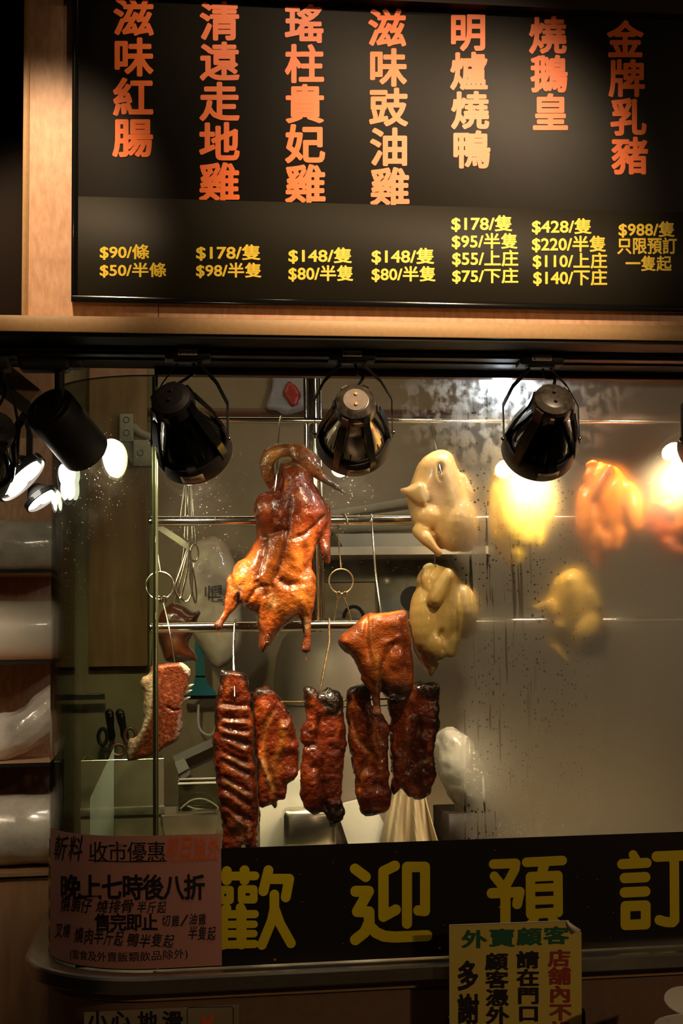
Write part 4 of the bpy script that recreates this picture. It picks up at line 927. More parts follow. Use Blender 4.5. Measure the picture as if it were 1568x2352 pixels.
def roll(label, py_top, zb, Y, x0, x1, mat='film', wrinkle=.0012, seed=0, name='film_roll'):
    r = (zat(40, py_top, Y) - zb) / 2; mb = MB(); n = 60; seg = 40; vs = []; fs = []
    for i in range(n):
        x = x0 + (x1 - x0) * i / (n - 1)
        for j in range(seg):
            a = 2 * math.pi * j / seg; q = np.array([[x * 8, math.cos(a), math.sin(a)]]); d = 1 + wrinkle * 12 * float(vnoise(q, 3., seed)[0])
            rr = r * d * (1 if 0 < i < n - 1 else .9); vs.append((x, Y + .0 + r * 1.03 + rr * math.cos(a), zb + r + rr * math.sin(a) * (1 if d < 1 else 1)))
    for i in range(n - 1):
        for j in range(seg): fs.append((i * seg + j, i * seg + (j + 1) % seg, (i + 1) * seg + (j + 1) % seg, (i + 1) * seg + j))
    fs += [tuple(range(seg - 1, -1, -1)), tuple((n - 1) * seg + j for j in range(seg))]
    mb.add(vs, fs, True); z0 = min(v[2] for v in mb.v); mb.v = [(v[0], v[1], v[2] + zb - z0 + .0005) for v in mb.v]
    return tag(obj(name, mb, mat), label, 'roll', 'wrapped rolls on the shelves')
MT['film_dull'] = pm('frosted_film', (.56, .50, .42), .45, coat=.3, bump=(16, .25), var=(6, .2))
roll('loosely wrapped white roll on the top shelf below the lamps', 1192, SZ[0] + .003, .57, -1.1, SHX - .012, 'film', .004, 2)
roll('smooth frosted white roll on the second shelf', 1378, SZ[1] + .003, .57, -1.1, SHX - .010, 'film_dull', .0004, 3)
roll('thick wrapped roll on the lowest shelf', 1835, SZ[3] + .003, .57, -1.1, SHX - .008, 'film', .003, 5)
mb = MB(); limb(mb, [(-60, 1672, .66, 42), (0, 1664, .66, 48), (45, 1652, .66, 50), (80, 1630, .66, 48), (110, 1600, .66, 46), (132, 1578, .66, 40)]); 
zmin = min(v[2] for v in mb.v); mb.v = [(min(v[0], SHX - .004), v[1], v[2] - (zmin - SZ[2] - .0035)) for v in mb.v]
o = sculpt('plastic_wrapped_bundle', mb, 'film', (.6, .56, .5), (), .004, 2, lump=(22, .008), seed=21); tag(o, 'knotted bundle in clear plastic leaning on the third shelf', 'bundle')
mb = MB().box((-1.0, .60, SZ[2] + .0035), (-.62, .74, SZ[2] + .03), .004); tag(obj('film_box', mb, 'foam'), 'low pale box at the left end of the third shelf', 'box')

# ---- lamps further left, on the side track
st = thing('side_track', (-.32, .1, ZH - .1), 'brown and black lighting track running back at the upper left', 'track')
a0 = at(-60, 800, .06); b0 = at(92, 905, .06)
mb = MB(); mb.flat([at(-70, 790, .02), at(82, 912, .05)], (0, 1, 0), .03, .030); obj('channel', mb, 'veneer_dark', st)
mb = MB(); mb.flat([at(-70, 832, .02), at(74, 948, .05)], (0, 1, 0), .03, .022); obj('channel', mb, 'black_matte', st)
mb = MB(); mb.flat([at(-70, 790, .02), at(-72, 600, .02)], (0, 1, 0), .03, .03); obj('hanger', mb, 'black_matte', st)
def led_lamp(label, c, Y, rpx, D, lobes, power, armtop):
    c = at(*c, Y); r = rpx * pxm(Y); A = nrm(D); u = nrm(np.cross(A, (0, 0, 1.))); w = np.cross(u, A)
    t = thing('round_spotlight', c, label, 'spotlight', None)
    mb = MB(); mb.lathe([(-r * .95, 0), (-r * .95, r * .35), (-r * .6, r * .62), (-r * .32, r * .80), (-r * .30, r * .98), (-.002, r * 1.0), (.0, r * .94), (-.006, r * .92)], c, A, 48); obj('housing', mb, 'black_matte', t)
    for k_ in range(4):
        tt = -r * .28 + k_ * r * .07; mb = MB(); mb.lathe([(tt, r * .985), (tt, r * 1.02), (tt + r * .03, r * 1.02), (tt + r * .03, r * .985)], c, A, 48); obj('cooling_fin', mb, 'black_gloss', t)
    mb = MB(); mb.lathe([(-.010, 0), (-.010, r * .93)], c, A, 40); obj('reflector', mb, 'black_gloss', t)
    for k_ in range(lobes):
        a = 2 * math.pi * k_ / lobes + math.pi / 4; cc = c + (u * math.cos(a) + w * math.sin(a)) * r * .46
        mb = MB(); mb.lathe([(.000, 0), (-.0005, r * .2), (-.003, r * .42), (-.010, r * .42)], cc, A, 24); obj('led_lens', mb, 'led_face', t)
    if armtop is not None:
        for sg in (-1, 1):
            p = c - A * r * .2 + u * sg * r * 1.06; q = at(*armtop) + np.array([sg * .006, 0, 0]); mb = MB(); mb.flat([q, p * .3 + q * .7 + u * sg * r * .5, p], A, .016, .003); obj('bracket_arm', mb, 'black_matte', t)
    spot('beam', c + A * .01, A, power, (1., .84, .62), 60, .9, .03, t)
led_lamp('round lamp with four lit lenses facing down right at the left edge of the glass', (54, 1104), .12, 66, (.70, -.15, -.70), 4, 13, (60, 938, .05))
led_lamp('second small lit round lamp lower, half hidden by the green glass edge', (100, 1150), .20, 42, (.58, -.18, -.78), 3, 1.2, None)
track_lamp('black bell spotlight cut off by the left edge of the photo', (-14, 830), 66, (-8, 975), (-62, 1080), TG, 0, 0, Yc=-.19, Yr=-.10, power=4, stick=False, target=at(-150, 1500, .3))

# ================================================================== INSIDE, BEHIND THE RAILS
ZC = 1.09
kc = thing('kitchen_counter', (.55, .72, 0), 'steel kitchen counter along the back wall', 'counter')
KX0 = -.19
obj('counter_top', MB().box((KX0, .52, ZC - .025), (X1, YB - .051, ZC), .002), 'steel_dull', kc)
obj('cabinet', MB().box((KX0, .725, 0), (X1, YB - .051, ZC - .025)), 'kwall_dark', kc)
# knife box with knives
kb_ = thing('knife_box', at(275, 1900, .62), 'open steel knife box with black handles, seen through the curved glass', 'knife box')
a = at(186, 1748, .62); b = at(376, 1748, .62); zt = a[2]
for nm, m0, m1 in (('front_panel', (a[0], .62, ZC), (b[0], .623, zt)), ('back_panel', (a[0], .73, ZC), (b[0], .733, zt + .028)), ('side_panel', (a[0], .623, ZC), (a[0] + .003, .73, zt)), ('side_panel', (b[0] - .003, .623, ZC), (b[0], .73, zt))):
    obj(nm, MB().box(m0, m1), 'steel_dull', kb_)
mb = MB(); mb.tube([(a[0], .6205, zt), (b[0], .6205, zt)], .0018, 8); obj('rolled_rim', mb, 'chrome', kb_)
obj('base_strip', MB().box((a[0] - .002, .612, zat(275, 1872, .62)), (b[0] + .002, .6195, zat(275, 1853, .62)), .001), 'kwall_dark', kb_)
obj('dark_inside', MB().box((a[0] + .004, .66, ZC), (b[0] - .004, .70, zt - .004)), 'dark_hole', kb_)  # dark block put in for the shaded inside of the box
obj('divider', MB().box((xat(262, 1800, .62) - .001, .616, ZC), (xat(262, 1800, .62) + .001, .6199, zt)), 'dark_hole', kb_)
zin = zt - .0035
for i, (px, py, tilt) in enumerate(((250, 1628, .06), (273, 1628, -.10))):
    t = thing('knife', at(px, 1745, .68), 'black-handled knife standing in the steel box, ' + ('left of two' if i == 0 else 'right of two'), 'knife')
    top = at(px, py, .68); bot = at(px + (6 if i else -3) + 10, 1700, .68); foot = np.array([bot[0] + (bot[0] - top[0]) * .3, .68, zin])
    mb = MB(); dd = nrm(bot - top); L_ = np.linalg.norm(bot - top)
    mb.tube([top + dd * L_ * q for q in (0, .04, .12, .35, .6, .85, 1.)], [.002, .007, .0105, .010, .008, .010, .007], 14); obj('handle', mb, 'black_gloss', t)
    mb = MB(); mb.flat([bot - dd * .004, foot], (1, 0, 0), .012, .0016); obj('blade', mb, 'wire', t)
t = thing('scissors', at(290, 1745, .645), 'scissors with dark brown loop handles standing in the steel box', 'scissors')
for cx, cy, rx, ry in ((299, 1690, 12, 17), (272, 1722, 14, 12)):
    c = at(cx, cy, .645); s_ = pxm(.645); mb = MB(); mb.tube([c + (rx * s_ * math.cos(q), 0, ry * s_ * math.sin(q)) for q in np.linspace(0, 2 * math.pi, 21)[:-1]], .0042, 8, True); obj('handle_loop', mb, 'trim_red', t)
mb = MB(); mb.flat([at(288, 1705, .645), (at(284, 1745, .645)[0], .645, zin)], (1, 0, 0), .010, .003); obj('blade', mb, 'wire', t)
c = at(236, 1692, .665); mb = MB(); mb.tube([c + (10 * .001 * math.cos(q), 0, 18 * .001 * math.sin(q)) for q in np.linspace(0, 2 * math.pi, 21)[:-1]], .0045, 8, True); mb.flat([c - (0, 0, .017), (c[0], .665, zin)], (1, 0, 0), .010, .003)
tag(obj('cleaver_handle', mb, 'black'), 'dark ring handle in the steel box, leftmost of the handles', 'knife')
# magnetic bar, scraper
bar = thing('knife_rail', at(300, 1600, .93), 'steel-topped dark knife rail on the back wall', 'rail')
def barseg(x0, x1, y):
    a = at(x0, y, .91); b = at(x1, y, .91); obj('bar', MB().box((a[0], .91, a[2] - .012), (b[0], YB - .0505, a[2])), 'dark_hole', bar); mb = MB(); mb.tube([(a[0], .909, a[2] + .0015), (b[0], .909, a[2] + .0015)], .002, 8); obj('edge', mb, 'chrome', bar)
barseg(116, 240, 1598); barseg(420, 600, 1596)
t = thing('scraper', at(465, 1600, .88), 'teal plastic scraper standing against the dark rail', 'scraper')
mb = MB(); zz = at(465, 1597, .90)[2] + .004
mb.hexa([at(447, 1472, .893), at(468, 1472, .893), at(471, 1556, .893), at(449, 1556, .893)], [at(447, 1472, .905) , at(468, 1472, .905), at(471, 1556, .905), at(449, 1556, .905)]); obj('handle', mb, 'teal', t)
mb = MB(); q = [at(x, y, .893) for x, y in ((449, 1552), (471, 1552), (478, 1572), (496, 1590), (497, 1597), (428, 1598), (430, 1590), (444, 1573))]; mb.hexa(q, [p + (0, .012, 0) for p in q]); obj('blade', mb, 'teal', t)
c = [at(x, y, .94) for x, y in ((462, 1606), (455, 1640), (458, 1672), (475, 1688), (492, 1680), (500, 1640), (503, 1600))]
mb = MB(); mb.tube(spline(c, 4)[:-4], .003, 8); tag(obj('cable', mb, 'plastic_white'), 'white cable loop hanging below the dark rail', 'cable')
t = thing('wall_socket', at(416, 1780, .93), 'small white plug box with slanted grey trunking beside the ribs', 'socket')
q = [at(x, y, .915) for x, y in ((401, 1752), (423, 1741), (434, 1764), (410, 1778))]; mb = MB(); mb.hexa(q, [p + (0, .014, 0) for p in q]); obj('box', mb, 'plastic_white', t)
q = [at(x, y, .925) for x, y in ((408, 1776), (436, 1764), (436, 1780), (418, 1790))]; mb = MB(); mb.hexa(q, [p + (0, .010, 0) for p in q]); obj('plug', mb, 'conduit', t)
mb = MB(); mb.flat([at(400, 1745, .94), at(520, 1690, .94)], (0, 1, 0), .02, .020); obj('trunking', mb, 'conduit', t)
# conduit boxes on the pier
t = thing('conduit_box', at(320, 1070, .92), 'grey plastic junction boxes with round knockouts on the wooden pier', 'electrical box')
for x0, y0, x1, y1, ks in ((274, 950, 306, 1014, ((290, 964), (290, 994))), (306, 1010, 350, 1070, ((322, 1040),))):
    o = obj('box', pbox(x0, y0, x1, y1, .90, .9295, .003), 'conduit', t)
    for cx, cy in ks: mb = MB(); c = at(cx, cy, .8995); mb.tube([c + (.0075 * math.cos(q), 0, .0075 * math.sin(q)) for q in np.linspace(0, 2 * math.pi, 17)[:-1]], .0007, 6, True); obj('knockout', mb, 'dark', o)
mb = MB(); mb.tube([at(304, 978, .915), at(322, 994, .92), at(345, 1004, .925)], .010, 12); obj('conduit', mb, 'conduit', t)
mb = MB(); q = [at(x, y, .915) for x, y in ((276, 1014), (306, 1014), (306, 1075))]; mb.hexa(q, [p + (0, .01, 0) for p in q]); obj('bracket', mb, 'conduit', t)
# bundle of hooks hanging from the middle rail, far side
t = thing('hook_bundle', at(430, 1250, .28), 'bunch of steel hooks and a ring hanging behind the left of the middle rail', 'hook')
YH = .30
for i, (a_, b_) in enumerate((((424, 1112), (412, 1208)), ((432, 1110), (431, 1240)), ((438, 1112), (442, 1236)), ((428, 1118), (424, 1235)), ((440, 1125), (450, 1250)))):
    mb = MB(); mb.tube([at(*a_, YH + i * .008), at(*b_, YH + i * .008)], .0019, 8); obj('hook_shank', mb, 'wire', t)
for x0, y0, x1, xb, yb, rr in ((432, 1262, 414, 440, 1368, .002), (435, 1285, 446, 451, 1372, .0018), (430, 1262, 406, 420, 1360, .0026)):
    mb = MB(); pts = [at(x0, y0, YH), at((x0 + x1) / 2 - 4, (y0 + yb) / 2, YH), at(x1 - 4, yb - 10, YH), at((x1 + xb) / 2, yb + 14, YH), at(xb, yb - 8, YH), at((x0 + xb) / 2 + 4, (y0 + yb) / 2, YH), at(x0 + 2, y0, YH)]
    mb.tube(spline(pts, 4)[:-3], rr, 8); obj('hook_loop', mb, 'wire', t)
c = at(446, 1270, YH + .02); s_ = pxm(.32); mb = MB(); mb.tube([c + (9 * s_ * math.cos(q), 0, 19 * s_ * math.sin(q)) for q in np.linspace(0, 2 * math.pi, 25)[:-1]], .0019, 8, True); obj('ring', mb, 'wire', t)
mb = MB(); mb.tube([at(430, 1118, YH), (xat(430, 1190, YR), YR + .014, Z2 + .03), (xat(430, 1190, YR), YR + .004, Z2 + .0135)], .002, 8); obj('hanger', mb, 'wire', t)
mb = MB(); mb.flat([at(360, 1206, .42), at(418, 1245, .40), at(434, 1258, .40)], (0, 0, 1), .016, .008); tag(obj('tongs', mb, 'kwall_dark'), 'dull steel tongs slanting to the hook bunch behind the middle rail', 'tongs')
# plastic carrier bag on the wall
def blobbag(name, label, outline, Y, T, w, mat, seed, lump=(14, .008), col=(.6, .5, .38), cat='bag', sm=2):
    mb = MB(); inflate(mb, outline, Y, T, w, 2.0, 4.0); o = sculpt(name, mb, mat, col, (), .006, sm, lump=lump, fine=(60, .0015), seed=seed); return tag(o, label, cat)
MT['bag_thin'] = pm('thin_white_bag', (.60, .48, .36), .4, coat=.3, bump=(30, .7), var=(9, .3))
bg = blobbag('carrier_bag', 'crumpled white plastic carrier bag with faded black print hanging behind the goose leg', [(428, 1262), (455, 1238), (500, 1232), (522, 1260), (548, 1330), (560, 1420), (545, 1500), (500, 1540), (462, 1500), (430, 1440), (402, 1400), (396, 1340)], .80, .09, 40, 'bag_thin', 31)
mb = MB(); sf = flat_surf(.725)
text_into(mb, 'RED', (486, 1342, 503, 1366), sf, .05, rot=-80); 
for r_ in ((478, 1345, 482, 1372), (470, 1348, 474, 1370), (504, 1344, 509, 1366), (478, 1370, 508, 1374), (500, 1376, 512, 1380)): mb2 = pbox(*r_, .7248, .7250); mb.add(mb2.v, mb2.f)
obj('print', mb, 'ink', bg)
mb = MB(); mb.tube([at(470, 1246, YB - .0005), at(470, 1246, .80), at(470, 1238, .785)], .003, 8); tag(obj('wall_peg', mb, 'steel_dull'), 'steel wall peg carrying the white carrier bag', 'peg')
# things at the top: red packet on the upper ledge
o = blobbag('food_packet', 'red and silver plastic packet standing on the wall ledge left of the chrome post', [(628, 846), (712, 846), (708, 944), (612, 944), (616, 900)], .955, .024, 20, 'silverbag', 33, (30, .004), cat='packet')
o2 = blobbag('food_packet', 'x', [(662, 868), (692, 896), (688, 930), (668, 940), (646, 905), (655, 880)], .935, .010, 8, 'redbag', 34, (30, .002), cat='packet'); o2.name = 'red_print'; o2.parent = o; o2.location = o2.location - o.location; del o2['category']; del o2['label']; WL[o2] = WL[o]
# steel shelf with foam trays
s2 = thing('wall_shelf', at(860, 1280, .80), 'steel wall shelf under the foam trays right of the goose', 'shelf')
a = at(752, 1258, .72); b = at(1250, 1258, .72); ZS = a[2] + .002
obj('shelf_board', MB().box((a[0] - .02, .72, ZS - .020), (b[0], YB - .001, ZS)), 'steel_dull', s2)
obj('back_lip', MB().box((a[0] - .02, YB - .012, ZS - .075), (b[0], YB - .001, ZS - .0201)), 'kwall_dark', s2)
def tray(cx0, cx1, z, h, Y, rz, label):
    x0 = xat(cx0, 1220, Y); x1 = xat(cx1, 1220, Y); mb = MB(); ins = .022; d = .16
    bot = [(x0 + ins, Y + ins, z), (x1 - ins, Y + ins, z), (x1 - ins, Y + d - ins, z), (x0 + ins, Y + d - ins, z)]; top = [(x0, Y, z + h), (x1, Y, z + h), (x1, Y + d, z + h), (x0, Y + d, z + h)]
    vs = bot + top + [(x0 + .003, Y + .003, z + h), (x1 - .003, Y + .003, z + h), (x1 - .003, Y + d - .003, z + h), (x0 + .003, Y + d - .003, z + h)] + [(p[0], p[1], p[2] + .004) for p in bot]
    fs = [(3, 2, 1, 0)] + [(i, (i + 1) % 4, 4 + (i + 1) % 4, 4 + i) for i in range(4)] + [(4 + i, 4 + (i + 1) % 4, 8 + (i + 1) % 4, 8 + i) for i in range(4)] + [(8 + i, 8 + (i + 1) % 4, 12 + (i + 1) % 4, 12 + i) for i in range(4)] + [(12, 13, 14, 15)]
    if rz:
        c = (x0, Y, z); ca, sa = math.cos(rz), math.sin(rz); vs = [(c[0] + (p[0] - c[0]) * ca - (p[2] - c[2]) * sa, p[1], c[2] + (p[0] - c[0]) * sa + (p[2] - c[2]) * ca) for p in vs]
    mb.add(vs, fs); o = tag(obj('foam_tray', mb, 'foam'), label, 'tray', 'white foam trays stacked on the steel shelf'); return o
tray(770, 990, ZS + .001, .034, .76, 0, 'white foam tray lying flat on the steel shelf, lowest of its stack')
tray(750, 975, ZS + .037, .016, .76, .05, 'white foam tray slightly tilted, second from the bottom of the stack')
tray(748, 1000, ZS + .056, .014, .76, .115, 'white foam tray tilted up to the right, third from the bottom')
tray(745, 1010, ZS + .073, .016, .76, .165, 'white foam tray most steeply tilted on top of the stack')
# stained panel with bolt, right of the ring hook
t = thing('access_plate', at(930, 1400, .96), 'stained steel panel with a bolt and a dark round hole behind the poached chickens', 'plate')
obj('plate', pbox(872, 1318, 1100, 1455, .962, YB - .0005, .001), 'kwall_dark', t)
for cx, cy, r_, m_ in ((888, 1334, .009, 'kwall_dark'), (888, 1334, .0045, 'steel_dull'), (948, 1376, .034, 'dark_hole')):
    mb = MB(); mb.lathe([(0, 0), (0, r_), (.003 if r_ < .02 else .001, r_), (.004, 0)], at(cx, cy, .9585 if r_ < .008 else .9615), (0, 1, 0) if r_ > .02 else (0, 1, 0), 28); obj('bolt' if r_ < .02 else 'hole_disc', mb, m_, t)  # the shaded round hole is drawn as a dark disc
mb = MB(); c = at(812, 1420, .93); mb.tube([c + (.026 * math.cos(q), 0, .030 * math.sin(q)) for q in np.linspace(-.2, math.pi + .4, 14)], .0045, 8)
tag(obj('hose_loop', mb, 'black'), 'black hose arching behind the lower rail right of the post', 'hose')
# big steel cooker
t = thing('rice_cooker', at(760, 1700, .62), 'large dull steel cooker with rounded lid behind the barbecued pork', 'cooker')
cx = xat(800, 1600, .72); r_ = abs(xat(968, 1600, .72) - xat(636, 1600, .72)) / 2; zt = zat(800, 1420, .72)
MT['cooker'] = pm('matt_aluminium', (.30, .235, .18), .5, .35, var=(4, .1))
mb = MB(); mb.lathe([(0, r_ * .98), (.02, r_), (zt - ZC - .20, r_), (zt - ZC - .14, r_ * .985), (zt - ZC - .09, r_ * .94), (zt - ZC - .05, r_ * .86), (zt - ZC - .02, r_ * .72), (zt - ZC - .004, r_ * .45), (zt - ZC, r_ * .2), (zt - ZC, 0)], (cx, .80, ZC + .0005), (0, 0, 1), 64); obj('body', mb, 'cooker', t)
mb = MB(); mb.tube([(cx + r_ * 1.002 * math.cos(q), .80 + r_ * 1.002 * math.sin(q), zt - .205) for q in np.linspace(0, 2 * math.pi, 65)[:-1]], .0022, 6, True); obj('lid_seam', mb, 'kwall_dark', t)
# pans, boards and boxes at the counter front
def pan(label, px0, px1, ytop, Y, d, cat='pan', rim=True):
    a = at(px0, ytop, Y); b = at(px1, ytop, Y); t = thing('steel_pan', ((a[0] + b[0]) / 2, Y, ZC), label, cat); h = a[2] - ZC
    mb = MB(); i_ = .010; x0, x1 = a[0], b[0]
    o_ = [(x0 + i_, Y + i_), (x1 - i_, Y + i_), (x1 - i_, Y + d - i_), (x0 + i_, Y + d - i_)]; p_ = [(x0, Y), (x1, Y), (x1, Y + d), (x0, Y + d)]
    vs = [(x, y, ZC + .0005) for x, y in o_] + [(x, y, ZC + h) for x, y in p_] + [(x * .97 + (x0 + x1) / 2 * .03, y * .97 + (Y + d / 2) * .03, ZC + h) for x, y in p_] + [(x, y, ZC + .004) for x, y in o_]
    mb.add(vs, [(3, 2, 1, 0)] + [(i, (i + 1) % 4, 4 + (i + 1) % 4, 4 + i) for i in range(4)] + [(4 + i, 4 + (i + 1) % 4, 8 + (i + 1) % 4, 8 + i) for i in range(4)] + [(8 + i, 8 + (i + 1) % 4, 12 + (i + 1) % 4, 12 + i) for i in range(4)] + [(12, 13, 14, 15)]); obj('body', mb, 'steel_dull', t)
    mb = MB(); mb.tube([(p[0], p[1], ZC + h + .001) for p in p_], .0028, 8, True); obj('rim', mb, 'chrome', t); return t, h
p1, h1 = pan('shallow steel pan with a clear plastic box on it, left of the rib rack', 372, 500, 1874, .60, .16)
t = thing('plastic_box', at(440, 1860, .60), 'clear plastic food box with white cord inside resting on the steel pan', 'box')
a = at(410, 1800, .63); b = at(506, 1800, .63); zb_ = ZC + h1 + .005
for m0, m1 in (((a[0], .63, zb_), (b[0], .6315, a[2])), ((a[0], .72, zb_), (b[0], .7215, a[2])), ((a[0], .63, zb_), (a[0] + .0015, .7215, a[2])), ((b[0] - .0015, .63, zb_), (b[0], .7215, a[2]))): obj('wall', MB().box(m0, m1), 'clear_plastic', t)
obj('base', MB().box((a[0], .63, zb_ - .0015), (b[0], .7215, zb_ - .0001)), 'clear_plastic', t)
mb = MB(); mb.tube([(a[0], .63, a[2]), (b[0], .63, a[2]), (b[0], .7215, a[2]), (a[0], .7215, a[2])], .0025, 8, True); obj('rim', mb, 'plastic_white', t)
mb = MB(); mb.tube(spline([at(x, y, .66) for x, y in ((414, 1858), (440, 1838), (470, 1836), (498, 1852), (495, 1860), (450, 1858), (425, 1850))], 4)[:-4], .002, 8); obj('cord', mb, 'plastic_white', t)
a = at(652, 1862, .545); b = at(772, 1862, .545)
mb = MB(); mb.box((a[0], .545, ZC + .0005), (b[0], .610, a[2]), .014); tag(obj('steel_canister', mb, 'steel'), 'upturned steel container with rounded corners below the middle pork strips', 'container')
for i, (q, Ya, lab) in enumerate(((((596, 1835), (700, 1760), (700, 1800), (600, 1876)), .615, 'white board leaning left of the steel container'), (((800, 1905), (770, 1850), (850, 1830), (905, 1905)), .600, 'white board leaning right of the steel container'), (((600, 1900), (600, 1862), (628, 1862), (628, 1900)), .85, 'white board standing low behind the rib rack'))):
    pts = [at(x, y, Ya) for x, y in q]; zm = min(p[2] for p in pts); pts = [p - (0, 0, zm - ZC - .0008) if False else p for p in pts]
    lo2 = [k_ for k_ in range(4) if pts[k_][2] < zm + .03]; 
    for k_ in range(4):
        if q[k_][1] >= 1876: pts[k_] = np.array([pts[k_][0], Ya, ZC + .0006])
    if i == 0: pts = [np.array([at(596, 1835, Ya)[0], Ya, ZC + .0006]), at(596, 1835, Ya), at(700, 1762, Ya), np.array([at(700, 1762, Ya)[0], Ya, ZC + .0006])]
    mb = MB(); mb.hexa(pts, [p + (0, .010, 0) for p in pts]); tag(obj('cutting_board', mb, 'foam'), lab, 'board')
# beige cloth
n = 44; m_ = 26; vs = []; fs = []
for j in range(m_):
    v = j / (m_ - 1)
    for i in range(n):
        u = i / (n - 1); xl_ = 905 + (880 - 905) * v - 10 * math.sin(3 * v); xr = 975 + (1022 - 975) * v ** 1.2
        px = xl_ + (xr - xl_) * u; py = 1790 + 22 * (1 - v) * abs(u - .4) * 2 + 190 * v
        yy = .565 + .014 * math.sin(u * 15 + 1.5 * v + .8 * math.sin(3 * v)) * (.3 + v) + .006 * math.sin(u * 34 + 4 * v)
        p = at(px, py, yy); vs.append((p[0], yy, max(p[2], ZC + .001)))
for j in range(m_ - 1):
    for i in range(n - 1): fs.append((j * n + i, j * n + i + 1, (j + 1) * n + i + 1, (j + 1) * n + i))
mb = MB(); mb.add(vs, fs, True); cl = tag(obj('cloth', mb, 'cloth'), 'beige folded cloth draped over the rod below the rightmost pork strip', 'cloth'); cl.modifiers.new('s', 'SOLIDIFY').thickness = .002
stt = thing('cloth_stand', at(950, 1900, .64), 'low steel rod stand carrying the beige cloth', 'stand')
a = at(905, 1796, .575); b = at(975, 1796, .575)
mb = MB(); mb.tube([(a[0], .582, ZC + .0005), (a[0], .582, a[2] - .006), (b[0], .582, a[2] - .006), (b[0], .582, ZC + .0005)], .003, 10); obj('rod', mb, 'wire', stt)
# white plastic bag on a dark tub
t = tag(obj('tub', MB().box((xat(1034, 1900, .5), .535, ZC + .0005), (xat(1150, 1900, .5), .70, ZC + .030), .008), 'dark'), 'dark low tub under the full white plastic bag', 'tub')
b_ = blobbag('plastic_bag', 'full white plastic bag behind the edge of the mist, right of the pork', [(1010, 1672), (1045, 1668), (1080, 1700), (1112, 1752), (1128, 1810), (1120, 1850), (1092, 1866), (1050, 1852), (1020, 1815), (1000, 1770), (996, 1710)], .60, .13, 50, 'bag', 35, (20, .006), (.8, .78, .72))
b_.location.z -= max(0, (min((b_.matrix_world @ v.co).z if False else v.co.z for v in b_.data.vertices) + b_.location.z) - (ZC + .0315)) * 0
tub_top = ZC + .030; zmin = min(v.co.z for v in b_.data.vertices) + b_.location.z
t.scale = (1, 1, 1)
for v in t.data.vertices:
    if v.co.z > .015: v.co.z = zmin - t.location.z + .003
MT['sheet'] = pm('bluish_reflection', (.62, .66, .66), .3, alpha=.42)  # translucent sheet added to imitate a bluish reflection on the glass
q = [at(x, y, .30) for x, y in ((262, 1716), (262, 1880), (232, 1925), (118, 1925))]; q = [np.array([p[0], p[1], max(p[2], ZG0 + .001) if False else p[2]]) for p in q]
zs = ZG0 + .0008; q = [at(262, 1716, .30), np.array([at(262, 1716, .30)[0], .30, zs]), np.array([at(60, 1716, .30)[0], .30, zs])]
xmn = XC - R + .07; tt_ = (q[0][0] - xmn) / (q[0][0] - q[2][0]); top = q[0]; pl = q[0] + (q[2] - q[0]) * tt_
mb = MB(); q = [top, q[1], np.array([xmn, .30, zs]), pl]; mb.hexa(q, [p + (0, .0012, 0) for p in q]); tag(obj('reflection_sheet', mb, 'sheet'), 'translucent bluish sheet with slanted edge standing for a reflection in the curved glass corner', 'sheet')

# fill lamps added out of sight behind the header to brighten the chickens
def fill_lamp(label, px, Y, D, mat, power, color, angle=64, r=.03, z=ZH + .085):
    c = np.array([xat(px, 860, Y), Y, z]); A = nrm(D); t = thing('case_fill_lamp', c, label, 'lamp', None)
    mb = MB(); mb.lathe([(-.07, 0), (-.07, r * .8), (-.02, r), (.02, r), (.02, r * .9), (.008, r * .85)], c, A, 32); obj('housing', mb, 'black_matte', t)
    mb = MB(); mb.lathe([(.006, 0), (.006, r * .86)], c, A, 28); obj('lens', mb, mat, t)
    mb = MB(); mb.tube([c - A * .05, (c[0], .0045, c[2] + .07)], .006, 8); obj('arm', mb, 'black_matte', t)
    spot('beam', c + A * .024, A, power, color, angle, .8, .025, t); return t
for i, (px, pw) in enumerate(((1030, 7), (1200, 36), (1400, 36), (1550, 36))):
    fill_lamp('added black fill lamp behind the header, ' + ('first', 'second', 'third', 'fourth')[i] + ' from the left, hidden above the glass', px, .05, (.0, .40, -1), 'lamp_face', pw, WARM)
# cool tube under the header above the frosted patch
t = thing('cool_tube_lamp', (xat(1150, 850, .03), .03, ZH), 'short cool white tube lamp glowing through the frosted glass below the header', 'lamp')
c0 = at(1105, 858, .032); c1 = at(1195, 858, .032)
mb = MB(); mb.tube([c0, (c1[0], .032, c0[2])], .007, 12); obj('tube', mb, 'led_cool', t)
mb = MB().box((c0[0] - .012, .018, c0[2] + .008), (c1[0] + .012, .046, ZH + .03), .002); obj('housing', mb, 'white', t)
l = bpy.data.lights.new('glow', 'POINT'); l.energy = 2.4; l.color = (.80, .88, 1.0); l.shadow_soft_size = .02; lo_ = bpy.data.objects.new('glow', l); COL.objects.link(lo_); lo_.parent = t; lo_.location = Vector(((c0[0] + c1[0]) / 2, .021, c0[2] - .022)) - WL[t]

